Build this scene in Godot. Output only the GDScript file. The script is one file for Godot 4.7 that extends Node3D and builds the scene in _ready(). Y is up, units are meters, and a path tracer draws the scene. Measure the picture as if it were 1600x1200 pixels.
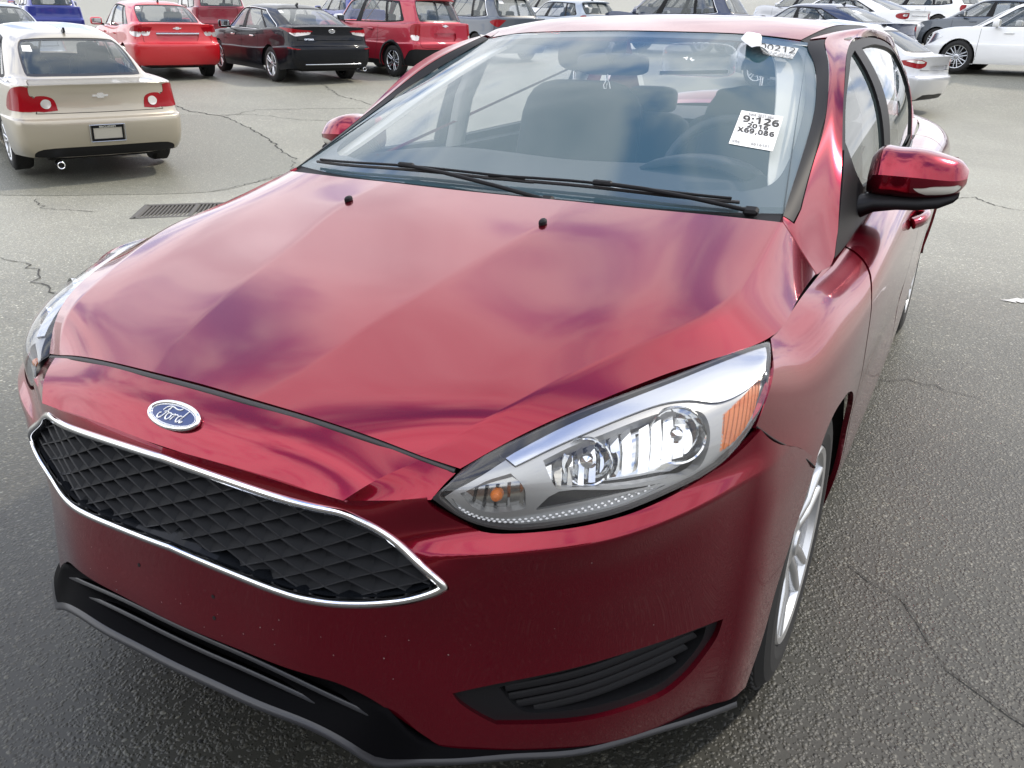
extends Node3D

# ---------------------------------------------------------------- surfaces
# A Net is a smooth sheet through rows of points (natural cubic splines both ways), sampled to a fine grid.
class Net:
	var u0: float
	var u1: float
	var v0: float
	var v1: float
	var nu: int
	var nv: int
	var P := PackedVector3Array()
	var N := PackedVector3Array()

	static func spl(k: Array, p: Array, breaks: Array, q: PackedFloat32Array) -> PackedVector3Array:
		var out := PackedVector3Array()
		out.resize(q.size())
		var cuts := [0]
		cuts.append_array(breaks)
		cuts.append(k.size() - 1)
		var segs := []
		for c in cuts.size() - 1:
			var a: int = cuts[c]
			var b: int = cuts[c + 1]
			var n := b - a + 1
			var m: Array[Vector3] = []
			m.resize(n)
			m.fill(Vector3.ZERO)
			if n > 2:
				var cp := PackedFloat32Array()
				cp.resize(n)
				var dp: Array[Vector3] = []
				dp.resize(n)
				dp.fill(Vector3.ZERO)
				for i in range(1, n - 1):
					var h0: float = k[a + i] - k[a + i - 1]
					var h1: float = k[a + i + 1] - k[a + i]
					var r: Vector3 = 6.0 * ((p[a + i + 1] - p[a + i]) / h1 - (p[a + i] - p[a + i - 1]) / h0)
					var den: float = 2.0 * (h0 + h1) - h0 * cp[i - 1]
					cp[i] = h1 / den
					dp[i] = (r - h0 * dp[i - 1]) / den
				for i in range(n - 2, 0, -1):
					m[i] = dp[i] - cp[i] * m[i + 1]
			segs.append([a, b, m])
		for t in q.size():
			var x := q[t]
			var s := 0
			while s < segs.size() - 1 and x > k[segs[s][1]]:
				s += 1
			var sa: int = segs[s][0]
			var sb: int = segs[s][1]
			var j := sa
			while j < sb - 1 and x > k[j + 1]:
				j += 1
			var h: float = k[j + 1] - k[j]
			var w: float = x - k[j]
			var m0: Vector3 = segs[s][2][j - sa]
			var m1: Vector3 = segs[s][2][j - sa + 1]
			out[t] = p[j] + w * ((p[j + 1] - p[j]) / h - h * (2.0 * m0 + m1) / 6.0) + w * w * m0 / 2.0 + w * w * w * (m1 - m0) / (6.0 * h)
		return out

	# rows[v][u]; cu, cv: creased knots; sym: the given half is mirrored across x = 0 (u runs from -umax to umax)
	func _init(us: Array, vs: Array, rows: Array, cu: Array, cv: Array, n_u: int, n_v: int, out_dir: Vector3, sym := false) -> void:
		if sym:
			var u2 := []
			for i in range(us.size() - 1, 0, -1):
				u2.append(-us[i])
			u2.append_array(us)
			var cu2 := []
			for i in range(cu.size() - 1, -1, -1):
				cu2.append(us.size() - 1 - cu[i])
			for i in cu:
				cu2.append(us.size() - 1 + i)
			var rows2 := []
			for r in rows:
				var r2 := []
				for i in range(us.size() - 1, 0, -1):
					r2.append(r[i] * Vector3(-1, 1, 1))
				r2.append_array(r)
				rows2.append(r2)
			us = u2
			cu = cu2
			rows = rows2
		nu = n_u
		nv = n_v
		u0 = us[0]
		u1 = us[us.size() - 1]
		v0 = vs[0]
		v1 = vs[vs.size() - 1]
		var qu := PackedFloat32Array()
		for i in nu + 1:
			qu.append(lerpf(u0, u1, float(i) / nu))
		var qv := PackedFloat32Array()
		for i in nv + 1:
			qv.append(lerpf(v0, v1, float(i) / nv))
		var fine := []
		for r in rows:
			fine.append(spl(us, r, cu, qu))
		P.resize((nu + 1) * (nv + 1))
		N.resize((nu + 1) * (nv + 1))
		for i in nu + 1:
			var col := []
			for r in rows.size():
				col.append(fine[r][i])
			var f := spl(vs, col, cv, qv)
			for j in nv + 1:
				P[j * (nu + 1) + i] = f[j]
		var mid := Vector3.ZERO
		for j in nv + 1:
			for i in nu + 1:
				var a := P[j * (nu + 1) + maxi(i - 1, 0)]
				var b := P[j * (nu + 1) + mini(i + 1, nu)]
				var c := P[maxi(j - 1, 0) * (nu + 1) + i]
				var d := P[mini(j + 1, nv) * (nu + 1) + i]
				N[j * (nu + 1) + i] = (b - a).cross(d - c).normalized()
				mid += N[j * (nu + 1) + i]
		if mid.dot(out_dir) < 0.0:
			for i in N.size():
				N[i] = -N[i]

	func at(u: float, v: float, arr: PackedVector3Array) -> Vector3:
		var a := (u - u0) / (u1 - u0) * nu
		var b := (v - v0) / (v1 - v0) * nv
		var i := clampi(int(floor(a)), 0, nu - 1)
		var j := clampi(int(floor(b)), 0, nv - 1)
		a -= i
		b -= j
		var o := j * (nu + 1) + i
		return (arr[o] * (1.0 - a) + arr[o + 1] * a) * (1.0 - b) + (arr[o + nu + 1] * (1.0 - a) + arr[o + nu + 2] * a) * b

	func p(u: float, v: float, off := 0.0) -> Vector3:
		return at(u, v, P) + at(u, v, N).normalized() * off if off != 0.0 else at(u, v, P)

	func n(u: float, v: float) -> Vector3:
		return at(u, v, N).normalized()

	# the u, v where two coordinates (0 x, 1 y, 2 z) of the sheet take the given values, searched from a start
	func find(ax: int, x: float, ay: int, y: float, u: float, v: float) -> Vector2:
		var eu := (u1 - u0) / nu * 0.6
		var ev := (v1 - v0) / nv * 0.6
		for it in 24:
			var q := at(u, v, P)
			var qu := (at(u + eu, v, P) - q) / eu
			var qv := (at(u, v + ev, P) - q) / ev
			var rx := x - q[ax]
			var ry := y - q[ay]
			var det := qu[ax] * qv[ay] - qv[ax] * qu[ay]
			if absf(det) < 1e-9:
				break
			u += clampf((rx * qv[ay] - ry * qv[ax]) / det, -6 * eu, 6 * eu)
			v += clampf((qu[ax] * ry - qu[ay] * rx) / det, -6 * ev, 6 * ev)
			u = clampf(u, u0, u1)
			v = clampf(v, v0, v1)
		return Vector2(u, v)


func begin() -> SurfaceTool:
	var st := SurfaceTool.new()
	st.begin(Mesh.PRIMITIVE_TRIANGLES)
	return st


func tri(st: SurfaceTool, a: Vector3, b: Vector3, c: Vector3, na: Vector3, nb: Vector3, nc: Vector3, ua := Vector2.ZERO, ub := Vector2.ZERO, uc := Vector2.ZERO) -> void:
	if (b - a).cross(c - a).dot(na + nb + nc) > 0.0:
		var t := b
		b = c
		c = t
		t = nb
		nb = nc
		nc = t
		var w := ub
		ub = uc
		uc = w
	st.set_normal(na)
	st.set_uv(ua)
	st.add_vertex(a)
	st.set_normal(nb)
	st.set_uv(ub)
	st.add_vertex(b)
	st.set_normal(nc)
	st.set_uv(uc)
	st.add_vertex(c)


func flat(st: SurfaceTool, a: Vector3, b: Vector3, c: Vector3, d: Vector3, out_dir: Vector3) -> void:
	var n := (b - a).cross(c - a) + (c - a).cross(d - a)
	n = n.normalized()
	if n.dot(out_dir) < 0.0:
		n = -n
	tri(st, a, b, c, n, n, n, Vector2(0, 0), Vector2(1, 0), Vector2(1, 1))
	tri(st, a, c, d, n, n, n, Vector2(0, 0), Vector2(1, 1), Vector2(0, 1))


# Cuts the piece inside «outer» (and outside «holes») from a Net, moved along its normal by off, with an edge folded back by fl.
func trim(st: SurfaceTool, s: Net, outer: PackedVector2Array, holes: Array, du: float, dv: float, off := 0.0, fl := 0.0, mir := false) -> void:
	var lo := outer[0]
	var hi := outer[0]
	for q in outer:
		lo = lo.min(q)
		hi = hi.max(q)
	var nx := maxi(1, ceili((hi.x - lo.x) / du))
	var ny := maxi(1, ceili((hi.y - lo.y) / dv))
	du = (hi.x - lo.x) / nx
	dv = (hi.y - lo.y) / ny
	var mark := {}
	var loops := [outer]
	loops.append_array(holes)
	for l in loops:
		for i in l.size():
			var a: Vector2 = l[i]
			var b: Vector2 = l[(i + 1) % l.size()]
			var steps := maxi(1, ceili(maxf(absf(b.x - a.x) / du, absf(b.y - a.y) / dv) * 3.0))
			for k in steps + 1:
				var q := a.lerp(b, float(k) / steps)
				var cx := (q.x - lo.x) / du
				var cy := (q.y - lo.y) / dv
				for ex in [-0.02, 0.02]:
					for ey in [-0.02, 0.02]:
						mark[Vector2i(clampi(floori(cx + ex), 0, nx - 1), clampi(floori(cy + ey), 0, ny - 1))] = true
	var mx := Vector3(-1, 1, 1) if mir else Vector3.ONE
	for j in ny:
		for i in nx:
			var a := lo + Vector2(i * du, j * dv)
			var b := a + Vector2(du, dv)
			var cell := PackedVector2Array([a, Vector2(b.x, a.y), b, Vector2(a.x, b.y)])
			var polys := [cell]
			if mark.has(Vector2i(i, j)):
				polys = Geometry2D.intersect_polygons(cell, outer)
				for h in holes:
					var left := []
					for p in polys:
						left.append_array(Geometry2D.clip_polygons(p, h))
					polys = left
			else:
				var mid := (a + b) / 2
				if not Geometry2D.is_point_in_polygon(mid, outer):
					continue
				var inside := false
				for h in holes:
					inside = inside or Geometry2D.is_point_in_polygon(mid, h)
				if inside:
					continue
			for p: PackedVector2Array in polys:
				var idx := PackedInt32Array([0, 1, 2, 0, 2, 3]) if p.size() == 4 and polys.size() == 1 and not mark.has(Vector2i(i, j)) else Geometry2D.triangulate_polygon(p)
				var ps := PackedVector3Array()
				var ns := PackedVector3Array()
				for q in p:
					var n := s.n(q.x, q.y)
					ps.append((s.p(q.x, q.y) + n * off) * mx)
					ns.append(n * mx)
				for t in range(0, idx.size(), 3):
					tri(st, ps[idx[t]], ps[idx[t + 1]], ps[idx[t + 2]], ns[idx[t]], ns[idx[t + 1]], ns[idx[t + 2]], p[idx[t]], p[idx[t + 1]], p[idx[t + 2]])
	if fl > 0.0:
		for l in loops:
			for i in l.size():
				var a: Vector2 = l[i]
				var b: Vector2 = l[(i + 1) % l.size()]
				var na := s.n(a.x, a.y)
				var nb := s.n(b.x, b.y)
				var pa := s.p(a.x, a.y) + na * off
				var pb := s.p(b.x, b.y) + nb * off
				var side := (pb - pa).cross(na).normalized() * mx
				tri(st, pa * mx, pb * mx, (pb - nb * fl) * mx, side, side, side)
				tri(st, pa * mx, (pb - nb * fl) * mx, (pa - na * fl) * mx, side, side, side)


# a path with smooth runs: each run is a list of points, runs join at corners
func path(runs: Array, sub := 4, closed := true) -> PackedVector2Array:
	var out := PackedVector2Array()
	for r: Array in runs:
		if r.size() < 3:
			for q in r:
				if out.is_empty() or out[-1].distance_to(q) > 1e-5:
					out.append(q)
			continue
		for i in r.size() - 1:
			var a: Vector2 = r[maxi(i - 1, 0)]
			var d: Vector2 = r[mini(i + 2, r.size() - 1)]
			for k in sub:
				var q: Vector2 = r[i].cubic_interpolate(r[i + 1], a, d, float(k) / sub)
				if out.is_empty() or out[-1].distance_to(q) > 1e-5:
					out.append(q)
		if out[-1].distance_to(r[-1]) > 1e-5:
			out.append(r[-1])
	if closed and out[0].distance_to(out[-1]) < 1e-5:
		out.remove_at(out.size() - 1)
	return out


func vv(a: Array) -> Array:
	var out := []
	for i in range(0, a.size(), 2):
		out.append(Vector2(a[i], a[i + 1]))
	return out


# a half outline from the top centre round to the bottom centre, completed across x = 0
func both(half: PackedVector2Array) -> PackedVector2Array:
	var out := half.duplicate()
	for i in range(half.size() - 1, -1, -1):
		if absf(half[i].x) > 1e-4:
			out.append(Vector2(-half[i].x, half[i].y))
	return out


func flipped(p: PackedVector2Array) -> PackedVector2Array:
	var out := PackedVector2Array()
	for i in range(p.size() - 1, -1, -1):
		out.append(Vector2(-p[i].x, p[i].y))
	return out


# sweeps a profile (x across, y along the normal) along a 3D path
func sweep(st: SurfaceTool, pts: PackedVector3Array, nrm: PackedVector3Array, prof: PackedVector2Array, closed: bool, caps := true) -> void:
	var n := pts.size()
	var rings := []
	for i in n:
		var a := pts[(i - 1 + n) % n] if closed or i > 0 else pts[0]
		var b := pts[(i + 1) % n] if closed or i < n - 1 else pts[n - 1]
		var t := (b - a).normalized()
		var side := t.cross(nrm[i]).normalized()
		var up := side.cross(t).normalized()
		var ring := PackedVector3Array()
		for q in prof:
			ring.append(pts[i] + side * q.x + up * q.y)
		rings.append(ring)
	var m := prof.size()
	for i in (n if closed else n - 1):
		var r0: PackedVector3Array = rings[i]
		var r1: PackedVector3Array = rings[(i + 1) % n]
		var c0 := Vector3.ZERO
		for q in r0:
			c0 += q / m
		var c1 := Vector3.ZERO
		for q in r1:
			c1 += q / m
		for k in m:
			var l := (k + 1) % m
			tri(st, r0[k], r0[l], r1[l], (r0[k] - c0).normalized(), (r0[l] - c0).normalized(), (r1[l] - c1).normalized())
			tri(st, r0[k], r1[l], r1[k], (r0[k] - c0).normalized(), (r1[l] - c1).normalized(), (r1[k] - c1).normalized())
	if caps and not closed:
		for e in [0, n - 1]:
			var r: PackedVector3Array = rings[e]
			var d := (pts[e] - pts[1 if e == 0 else n - 2]).normalized()
			for k in range(1, m - 1):
				tri(st, r[0], r[k], r[k + 1], d, d, d)


func circle(r: float, n := 8, ry := 0.0) -> PackedVector2Array:
	var out := PackedVector2Array()
	for i in n:
		out.append(Vector2(cos(TAU * i / n) * r, sin(TAU * i / n) * (ry if ry > 0.0 else r)))
	return out


func tube(st: SurfaceTool, pts: Array, r: float, n := 8, closed := false) -> void:
	var p := PackedVector3Array(pts)
	var nr := PackedVector3Array()
	for i in p.size():
		var t := (p[mini(i + 1, p.size() - 1)] - p[maxi(i - 1, 0)]).normalized()
		nr.append(Vector3.UP if absf(t.y) < 0.9 else Vector3.RIGHT)
	sweep(st, p, nr, circle(r, n), closed)


# a box with chamfered edges, in its own axes
func box(st: SurfaceTool, at: Transform3D, size: Vector3, ch := 0.0) -> void:
	var h := size / 2
	ch = minf(ch, minf(h.x, minf(h.y, h.z)) * 0.95)
	if ch <= 0.0:
		ch = 0.0001
	var f := {}
	for ax in 3:
		for s in [-1, 1]:
			var b := (ax + 1) % 3
			var c := (ax + 2) % 3
			var pts := []
			for q in [[-1, -1], [1, -1], [1, 1], [-1, 1]]:
				var v := Vector3.ZERO
				v[ax] = s * h[ax]
				v[b] = q[0] * (h[b] - ch)
				v[c] = q[1] * (h[c] - ch)
				pts.append(at * v)
				f[[ax, s, q[0], q[1]]] = at * v
			var n := Vector3.ZERO
			n[ax] = s
			flat(st, pts[0], pts[1], pts[2], pts[3], at.basis * n)
	for ax in 3:
		var b := (ax + 1) % 3
		var c := (ax + 2) % 3
		for sb in [-1, 1]:
			for sc in [-1, 1]:
				# the edge along ax between the faces b = sb and c = sc
				var e := []
				for sa in [-1, 1]:
					e.append(f[[b, sb, sc, sa]])
					e.append(f[[c, sc, sa, sb]])
				var n := Vector3.ZERO
				n[b] = sb
				n[c] = sc
				flat(st, e[0], e[1], e[3], e[2], at.basis * n)
	for sx in [-1, 1]:
		for sy in [-1, 1]:
			for sz in [-1, 1]:
				var n := (at.basis * Vector3(sx, sy, sz)).normalized()
				tri(st, f[[0, sx, sy, sz]], f[[1, sy, sz, sx]], f[[2, sz, sx, sy]], n, n, n)


# a body of revolution about an axis through «at»: profile of (radius, along)
func lathe(st: SurfaceTool, at: Transform3D, prof: Array, n := 32, smooth := false) -> void:
	for k in prof.size() - 1:
		var a: Vector2 = prof[k]
		var b: Vector2 = prof[k + 1]
		var d := Vector2(b.y - a.y, -(b.x - a.x)).normalized()
		for i in n:
			var t0 := TAU * i / n
			var t1 := TAU * (i + 1) / n
			var e0 := Vector3(cos(t0), sin(t0), 0)
			var e1 := Vector3(cos(t1), sin(t1), 0)
			var n0 := (at.basis * (e0 * d.x + Vector3(0, 0, d.y))).normalized()
			var n1 := (at.basis * (e1 * d.x + Vector3(0, 0, d.y))).normalized()
			var p := [at * (e0 * a.x + Vector3(0, 0, a.y)), at * (e1 * a.x + Vector3(0, 0, a.y)), at * (e1 * b.x + Vector3(0, 0, b.y)), at * (e0 * b.x + Vector3(0, 0, b.y))]
			if a.x > 1e-6:
				tri(st, p[0], p[1], p[2] if b.x > 1e-6 else p[3], n0, n1, n1)
			if b.x > 1e-6:
				tri(st, p[0], p[2], p[3], n0, n1, n0)


# a flat plate of outline poly (in the x, y of «at»), thickness th towards -z
func plate(st: SurfaceTool, at: Transform3D, poly: PackedVector2Array, th: float) -> void:
	var idx := Geometry2D.triangulate_polygon(poly)
	var nz := (at.basis * Vector3(0, 0, 1)).normalized()
	for t in range(0, idx.size(), 3):
		var q := [poly[idx[t]], poly[idx[t + 1]], poly[idx[t + 2]]]
		var f := []
		var b := []
		for k in 3:
			f.append(at * Vector3(q[k].x, q[k].y, 0))
			b.append(at * Vector3(q[k].x, q[k].y, -th))
		tri(st, f[0], f[1], f[2], nz, nz, nz, q[0], q[1], q[2])
		tri(st, b[0], b[1], b[2], -nz, -nz, -nz, q[0], q[1], q[2])
	var cw := Geometry2D.is_polygon_clockwise(poly)
	for i in poly.size():
		var a := poly[i]
		var b := poly[(i + 1) % poly.size()]
		var d := (b - a).orthogonal() * (1.0 if cw else -1.0)
		flat(st, at * Vector3(a.x, a.y, 0), at * Vector3(b.x, b.y, 0), at * Vector3(b.x, b.y, -th), at * Vector3(a.x, a.y, -th), at.basis * Vector3(-d.x, -d.y, 0))


# ---------------------------------------------------------------- objects
var used := {}

func numbered(called: String) -> String:
	var n: int = used.get(called, -1) + 1
	used[called] = n
	return called if n == 0 else "%s_%03d" % [called, n]


func thing(called: String, label: String, category: String, at := Vector3.ZERO, group := "") -> Node3D:
	var o := Node3D.new()
	o.name = numbered(called)
	add_child(o, true)
	o.position = at
	o.set_meta("label", label)
	o.set_meta("category", category)
	if group:
		o.set_meta("group", group)
	return o


func part(called: String, st: SurfaceTool, m: Material, parent: Node3D, label := "") -> MeshInstance3D:
	var o := MeshInstance3D.new()
	o.mesh = st.commit()
	o.material_override = m
	if parent == self:
		o.name = numbered(called)
	else:
		var n := 0
		for c in parent.get_children():
			if c.has_meta("kin") and c.get_meta("kin") == called:
				n += 1
		o.name = called if n == 0 else "%s_%03d" % [called, n]
		o.set_meta("kin", called)
	if label:
		o.set_meta("label", label)
	parent.add_child(o, true)
	return o


func lettering(called: String, text: String, height: float, at: Transform3D, m: Material, parent: Node3D, bold := false, wide := 0.0, depth := 0.0006) -> MeshInstance3D:
	var t := TextMesh.new()
	var f := SystemFont.new()
	f.font_names = PackedStringArray(["Droid Sans"])
	if bold:
		f.font_weight = 700
	t.font = f
	t.text = text
	t.font_size = 64
	t.pixel_size = height / 46.0
	t.depth = depth
	t.curve_step = 2.0
	var o := MeshInstance3D.new()
	o.mesh = t
	o.material_override = m
	var n := 0
	for c in parent.get_children():
		if c.has_meta("kin") and c.get_meta("kin") == called:
			n += 1
	o.name = called if n == 0 else "%s_%03d" % [called, n]
	o.set_meta("kin", called)
	parent.add_child(o, true)
	var w := t.get_aabb().size.x
	o.transform = at
	if wide > 0.0 and w > 0.0:
		o.transform.basis = at.basis.scaled_local(Vector3(wide / w, 1, 1))
	return o


func mat(c: Color, rough := 0.5, metal := 0.0) -> StandardMaterial3D:
	var m := StandardMaterial3D.new()
	m.albedo_color = c.linear_to_srgb()
	m.roughness = rough
	m.metallic = metal
	return m


func paint(c: Color, metal := 0.55, rough := 0.35) -> StandardMaterial3D:
	var m := mat(c, rough, metal)
	m.clearcoat_enabled = true
	m.clearcoat = 1.0
	m.clearcoat_roughness = 0.03
	return m


func glass(c: Color, a: float) -> StandardMaterial3D:
	var m := StandardMaterial3D.new()
	var s := c.linear_to_srgb()
	m.albedo_color = Color(s.r, s.g, s.b, a)
	m.transparency = BaseMaterial3D.TRANSPARENCY_ALPHA
	m.roughness = 0.02
	m.metallic_specular = 0.5
	return m


func noise(sd: int, fr: float, oct := 4, type := FastNoiseLite.TYPE_SIMPLEX_SMOOTH) -> FastNoiseLite:
	var n := FastNoiseLite.new()
	n.seed = sd
	n.frequency = fr
	n.noise_type = type
	n.fractal_type = FastNoiseLite.FRACTAL_FBM
	n.fractal_octaves = oct
	return n


var M := {}
const SUN := Vector3(0.55, 0.95, -0.70)


func make_sky() -> PanoramaSkyMaterial:
	# the middle of the panorama looks along -z, its right half towards +x
	var sun_dir := SUN.normalized()
	var w := 1536
	var h := 768
	var im := Image.create(w, h, false, Image.FORMAT_RGBF)
	var big := noise(11, 1.25, 6)
	var fine := noise(23, 4.5, 5)
	for y in h:
		var el := PI * (0.5 - (y + 0.5) / h)
		var ce := cos(el)
		var se := sin(el)
		for x in w:
			var az := TAU * (x + 0.5) / w
			if se < -0.02:
				im.set_pixel(x, y, Color(0.16, 0.16, 0.16))
				continue
			# clouds lie on a layer: flatter and closer together towards the horizon
			var k := 1.0 / (se + 0.28)
			var q := Vector3(cos(az) * ce * k, 0.7, sin(az) * ce * k)
			var c := big.get_noise_3dv(q) * 0.9 + fine.get_noise_3dv(q) * 0.48
			var cover := smoothstep(-0.34, 0.22, c + 0.07 + 0.16 * (1.0 - se))
			var thick := smoothstep(0.0, 0.6, c)
			var blue := Vector3(0.20, 0.31, 0.68).lerp(Vector3(0.42, 0.56, 0.78), pow(1.0 - se, 3.0))
			var white := Vector3(1.10, 1.11, 1.14).lerp(Vector3(0.66, 0.68, 0.74), thick * 0.8)
			# thin cloud is brighter towards the sun behind it
			var near := maxf(0.0, Vector3(-sin(az) * ce, se, cos(az) * ce).dot(sun_dir))
			white *= 1.0 + 0.55 * pow(near, 3.0) + 0.25 * pow(1.0 - se, 4.0) * near
			var v := blue.lerp(white, cover)
			im.set_pixel(x, y, Color(v.x, v.y, v.z))
	var p := PanoramaSkyMaterial.new()
	p.panorama = ImageTexture.create_from_image(im)
	return p


func setting() -> void:
	var cam := Camera3D.new()
	cam.name = "camera"
	cam.fov = 49.627
	cam.near = 0.02
	cam.far = 400.0
	cam.position = Vector3(1.046, 1.333, 0.739)
	cam.rotation_degrees = Vector3(-22.936, 28.731, 0.313)
	add_child(cam)
	cam.current = true
	var we := WorldEnvironment.new()
	we.name = "world_environment"
	var e := Environment.new()
	e.background_mode = Environment.BG_SKY
	var sky := Sky.new()
	sky.sky_material = make_sky()
	e.sky = sky
	e.tonemap_mode = Environment.TONE_MAPPER_LINEAR
	e.tonemap_exposure = 1.6
	e.background_energy_multiplier = 1.0
	e.sdfgi_enabled = true
	e.ssao_enabled = true
	e.ssil_enabled = true
	we.environment = e
	add_child(we)
	var sun := DirectionalLight3D.new()
	sun.name = "sun"
	sun.light_energy = 0.6
	sun.light_angular_distance = 3.0
	sun.light_color = Color(1.0, 0.96, 0.9)
	sun.shadow_enabled = true
	add_child(sun)
	sun.look_at_from_position(SUN, Vector3.ZERO)


# the lot lies level under the nearest car, dips towards the storm drain and rises gently beyond
func ground_y(x: float, z: float) -> float:
	var gd := [0.0, 5.5, 8.0, 10.5, 13.0, 16.0, 19.0, 24.0, 30.0, 40.0, 52.0, 70.0, 100.0, 260.0]
	var gy := [0.0, 0.0, -.14, -.25, -.08, .22, .36, .56, .84, 1.28, 2.2, 3.7, 5.2, 10.0]
	var d := Vector2(x - 1.0, z - 0.7).length()
	var k := 0
	while k < gd.size() - 2 and d > gd[k + 1]:
		k += 1
	var m0: float = 0.0 if k == 0 else (gy[k + 1] - gy[k - 1]) / (gd[k + 1] - gd[k - 1])
	var m1: float = 0.0 if k + 2 >= gd.size() else (gy[k + 2] - gy[k]) / (gd[k + 2] - gd[k])
	var h: float = gd[k + 1] - gd[k]
	var t: float = (d - gd[k]) / h
	var y: float = (2 * t * t * t - 3 * t * t + 1) * gy[k] + (t * t * t - 2 * t * t + t) * h * m0 + (3 * t * t - 2 * t * t * t) * gy[k + 1] + (t * t * t - t * t) * h * m1
	# level behind the camera
	var back := smoothstep(6.0, -2.0, z)
	return y * back - .48 * smoothstep(-5.0, -1.0, x) * smoothstep(10.0, 16.0, d) * (1.0 - smoothstep(19.2, 22.5, d)) * back


func asphalt() -> StandardMaterial3D:
	var n := 1536
	var im := Image.create(n, n, false, Image.FORMAT_RGB8)
	var hm := Image.create(n, n, false, Image.FORMAT_R8)
	im.fill(Color(0.27, 0.265, 0.25))
	var rng := RandomNumberGenerator.new()
	rng.seed = 77
	# aggregate: many small stones of different greys pressed into dark binder
	var hgt := PackedByteArray()
	hgt.resize(n * n)
	hgt.fill(60)
	var col := PackedByteArray()
	col.resize(n * n * 3)
	for i in n * n:
		var b := 112 + rng.randi() % 24
		col[i * 3] = b + 2
		col[i * 3 + 1] = b + 2
		col[i * 3 + 2] = b
	for s in 60000:
		var cx := rng.randi() % n
		var cy := rng.randi() % n
		var r := 1.2 + 3.2 * pow(rng.randf(), 2.0)
		var g := rng.randfn(148.0, 22.0)
		if rng.randf() < 0.022:
			g = rng.randf_range(205, 250)
		var warm := rng.randf_range(-3.0, 5.0)
		var ax := rng.randf_range(0.7, 1.3)
		var an := rng.randf() * PI
		var ca := cos(an)
		var sa := sin(an)
		var ri := int(r * 1.4) + 1
		for dy in range(-ri, ri + 1):
			for dx in range(-ri, ri + 1):
				var ex := (dx * ca + dy * sa) / (r * ax)
				var ey := (-dx * sa + dy * ca) / (r / ax)
				var d := ex * ex + ey * ey
				if d < 1.0:
					var o := ((cy + dy + n) % n) * n + (cx + dx + n) % n
					col[o * 3] = clampi(int(g + warm), 0, 255)
					col[o * 3 + 1] = clampi(int(g + warm * 0.4), 0, 255)
					col[o * 3 + 2] = clampi(int(g - warm), 0, 255)
					hgt[o] = clampi(int(110 + 120 * (1.0 - d) * minf(1.0, r / 3.0)), 0, 255)
	im = Image.create_from_data(n, n, false, Image.FORMAT_RGB8, col)
	hm = Image.create_from_data(n, n, false, Image.FORMAT_L8, hgt)
	var m := StandardMaterial3D.new()
	m.albedo_texture = ImageTexture.create_from_image(im)
	m.heightmap_enabled = true
	m.heightmap_texture = ImageTexture.create_from_image(hm)
	m.heightmap_scale = 0.25
	m.roughness = 0.5
	m.metallic_specular = 0.5
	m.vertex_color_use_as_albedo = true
	return m


func ground() -> void:
	var mac := noise(5, 0.09, 4)
	var mid := noise(6, 0.6, 4)
	var m := asphalt()
	M.asphalt = m
	# one sheet, fine near the camera and coarser away
	var xs := PackedFloat32Array()
	var x := -160.0
	while x < 160.0:
		xs.append(x)
		x += 0.22 if absf(x) < 14.0 else (0.8 if absf(x) < 34.0 else 14.0)
	xs.append(160.0)
	var zs := PackedFloat32Array()
	var z := -200.0
	while z < 60.0:
		zs.append(z)
		z += 0.22 if z > -20.0 and z < 4.0 else (0.8 if z > -42.0 and z < 8.0 else 14.0)
	zs.append(60.0)
	var st := begin()
	for zz in zs:
		for xx in xs:
			var e := 0.2
			var y := ground_y(xx, zz)
			var nn := Vector3(ground_y(xx - e, zz) - ground_y(xx + e, zz), 2 * e, ground_y(xx, zz - e) - ground_y(xx, zz + e)).normalized()
			var t := 0.90 + 0.20 * mac.get_noise_2d(xx, zz) + 0.14 * mid.get_noise_2d(xx, zz)
			# shade near the camera and glare farther off, painted into the vertex colour
			var shade_dist := Vector2(xx - 1.2, (zz - 0.6) * 1.05).length() + 2.2 * mac.get_noise_2d(xx * 2, zz * 2) + 0.5 * mid.get_noise_2d(xx, zz)
			t *= lerpf(0.15, 1.0, smoothstep(1.5, 8.0, shade_dist))
			st.set_normal(nn)
			st.set_uv(Vector2(xx, zz) / 2.0)
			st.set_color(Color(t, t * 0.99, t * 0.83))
			st.add_vertex(Vector3(xx, y, zz))
	var nx := xs.size()
	for j in zs.size() - 1:
		for i in nx - 1:
			var a := j * nx + i
			for k in [a, a + 1, a + nx + 1, a, a + nx + 1, a + nx]:
				st.add_index(k)
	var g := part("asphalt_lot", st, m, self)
	g.set_meta("kind", "structure")


# ---------------------------------------------------------------- the red car in front
func rows_v3(xs: Array, ys: Array, zs: Array) -> Array:
	var out := []
	for i in xs.size():
		var r := []
		for j in xs[i].size():
			r.append(Vector3(xs[i][j], ys[i][j], zs[i][j]))
		out.append(r)
	return out


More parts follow.
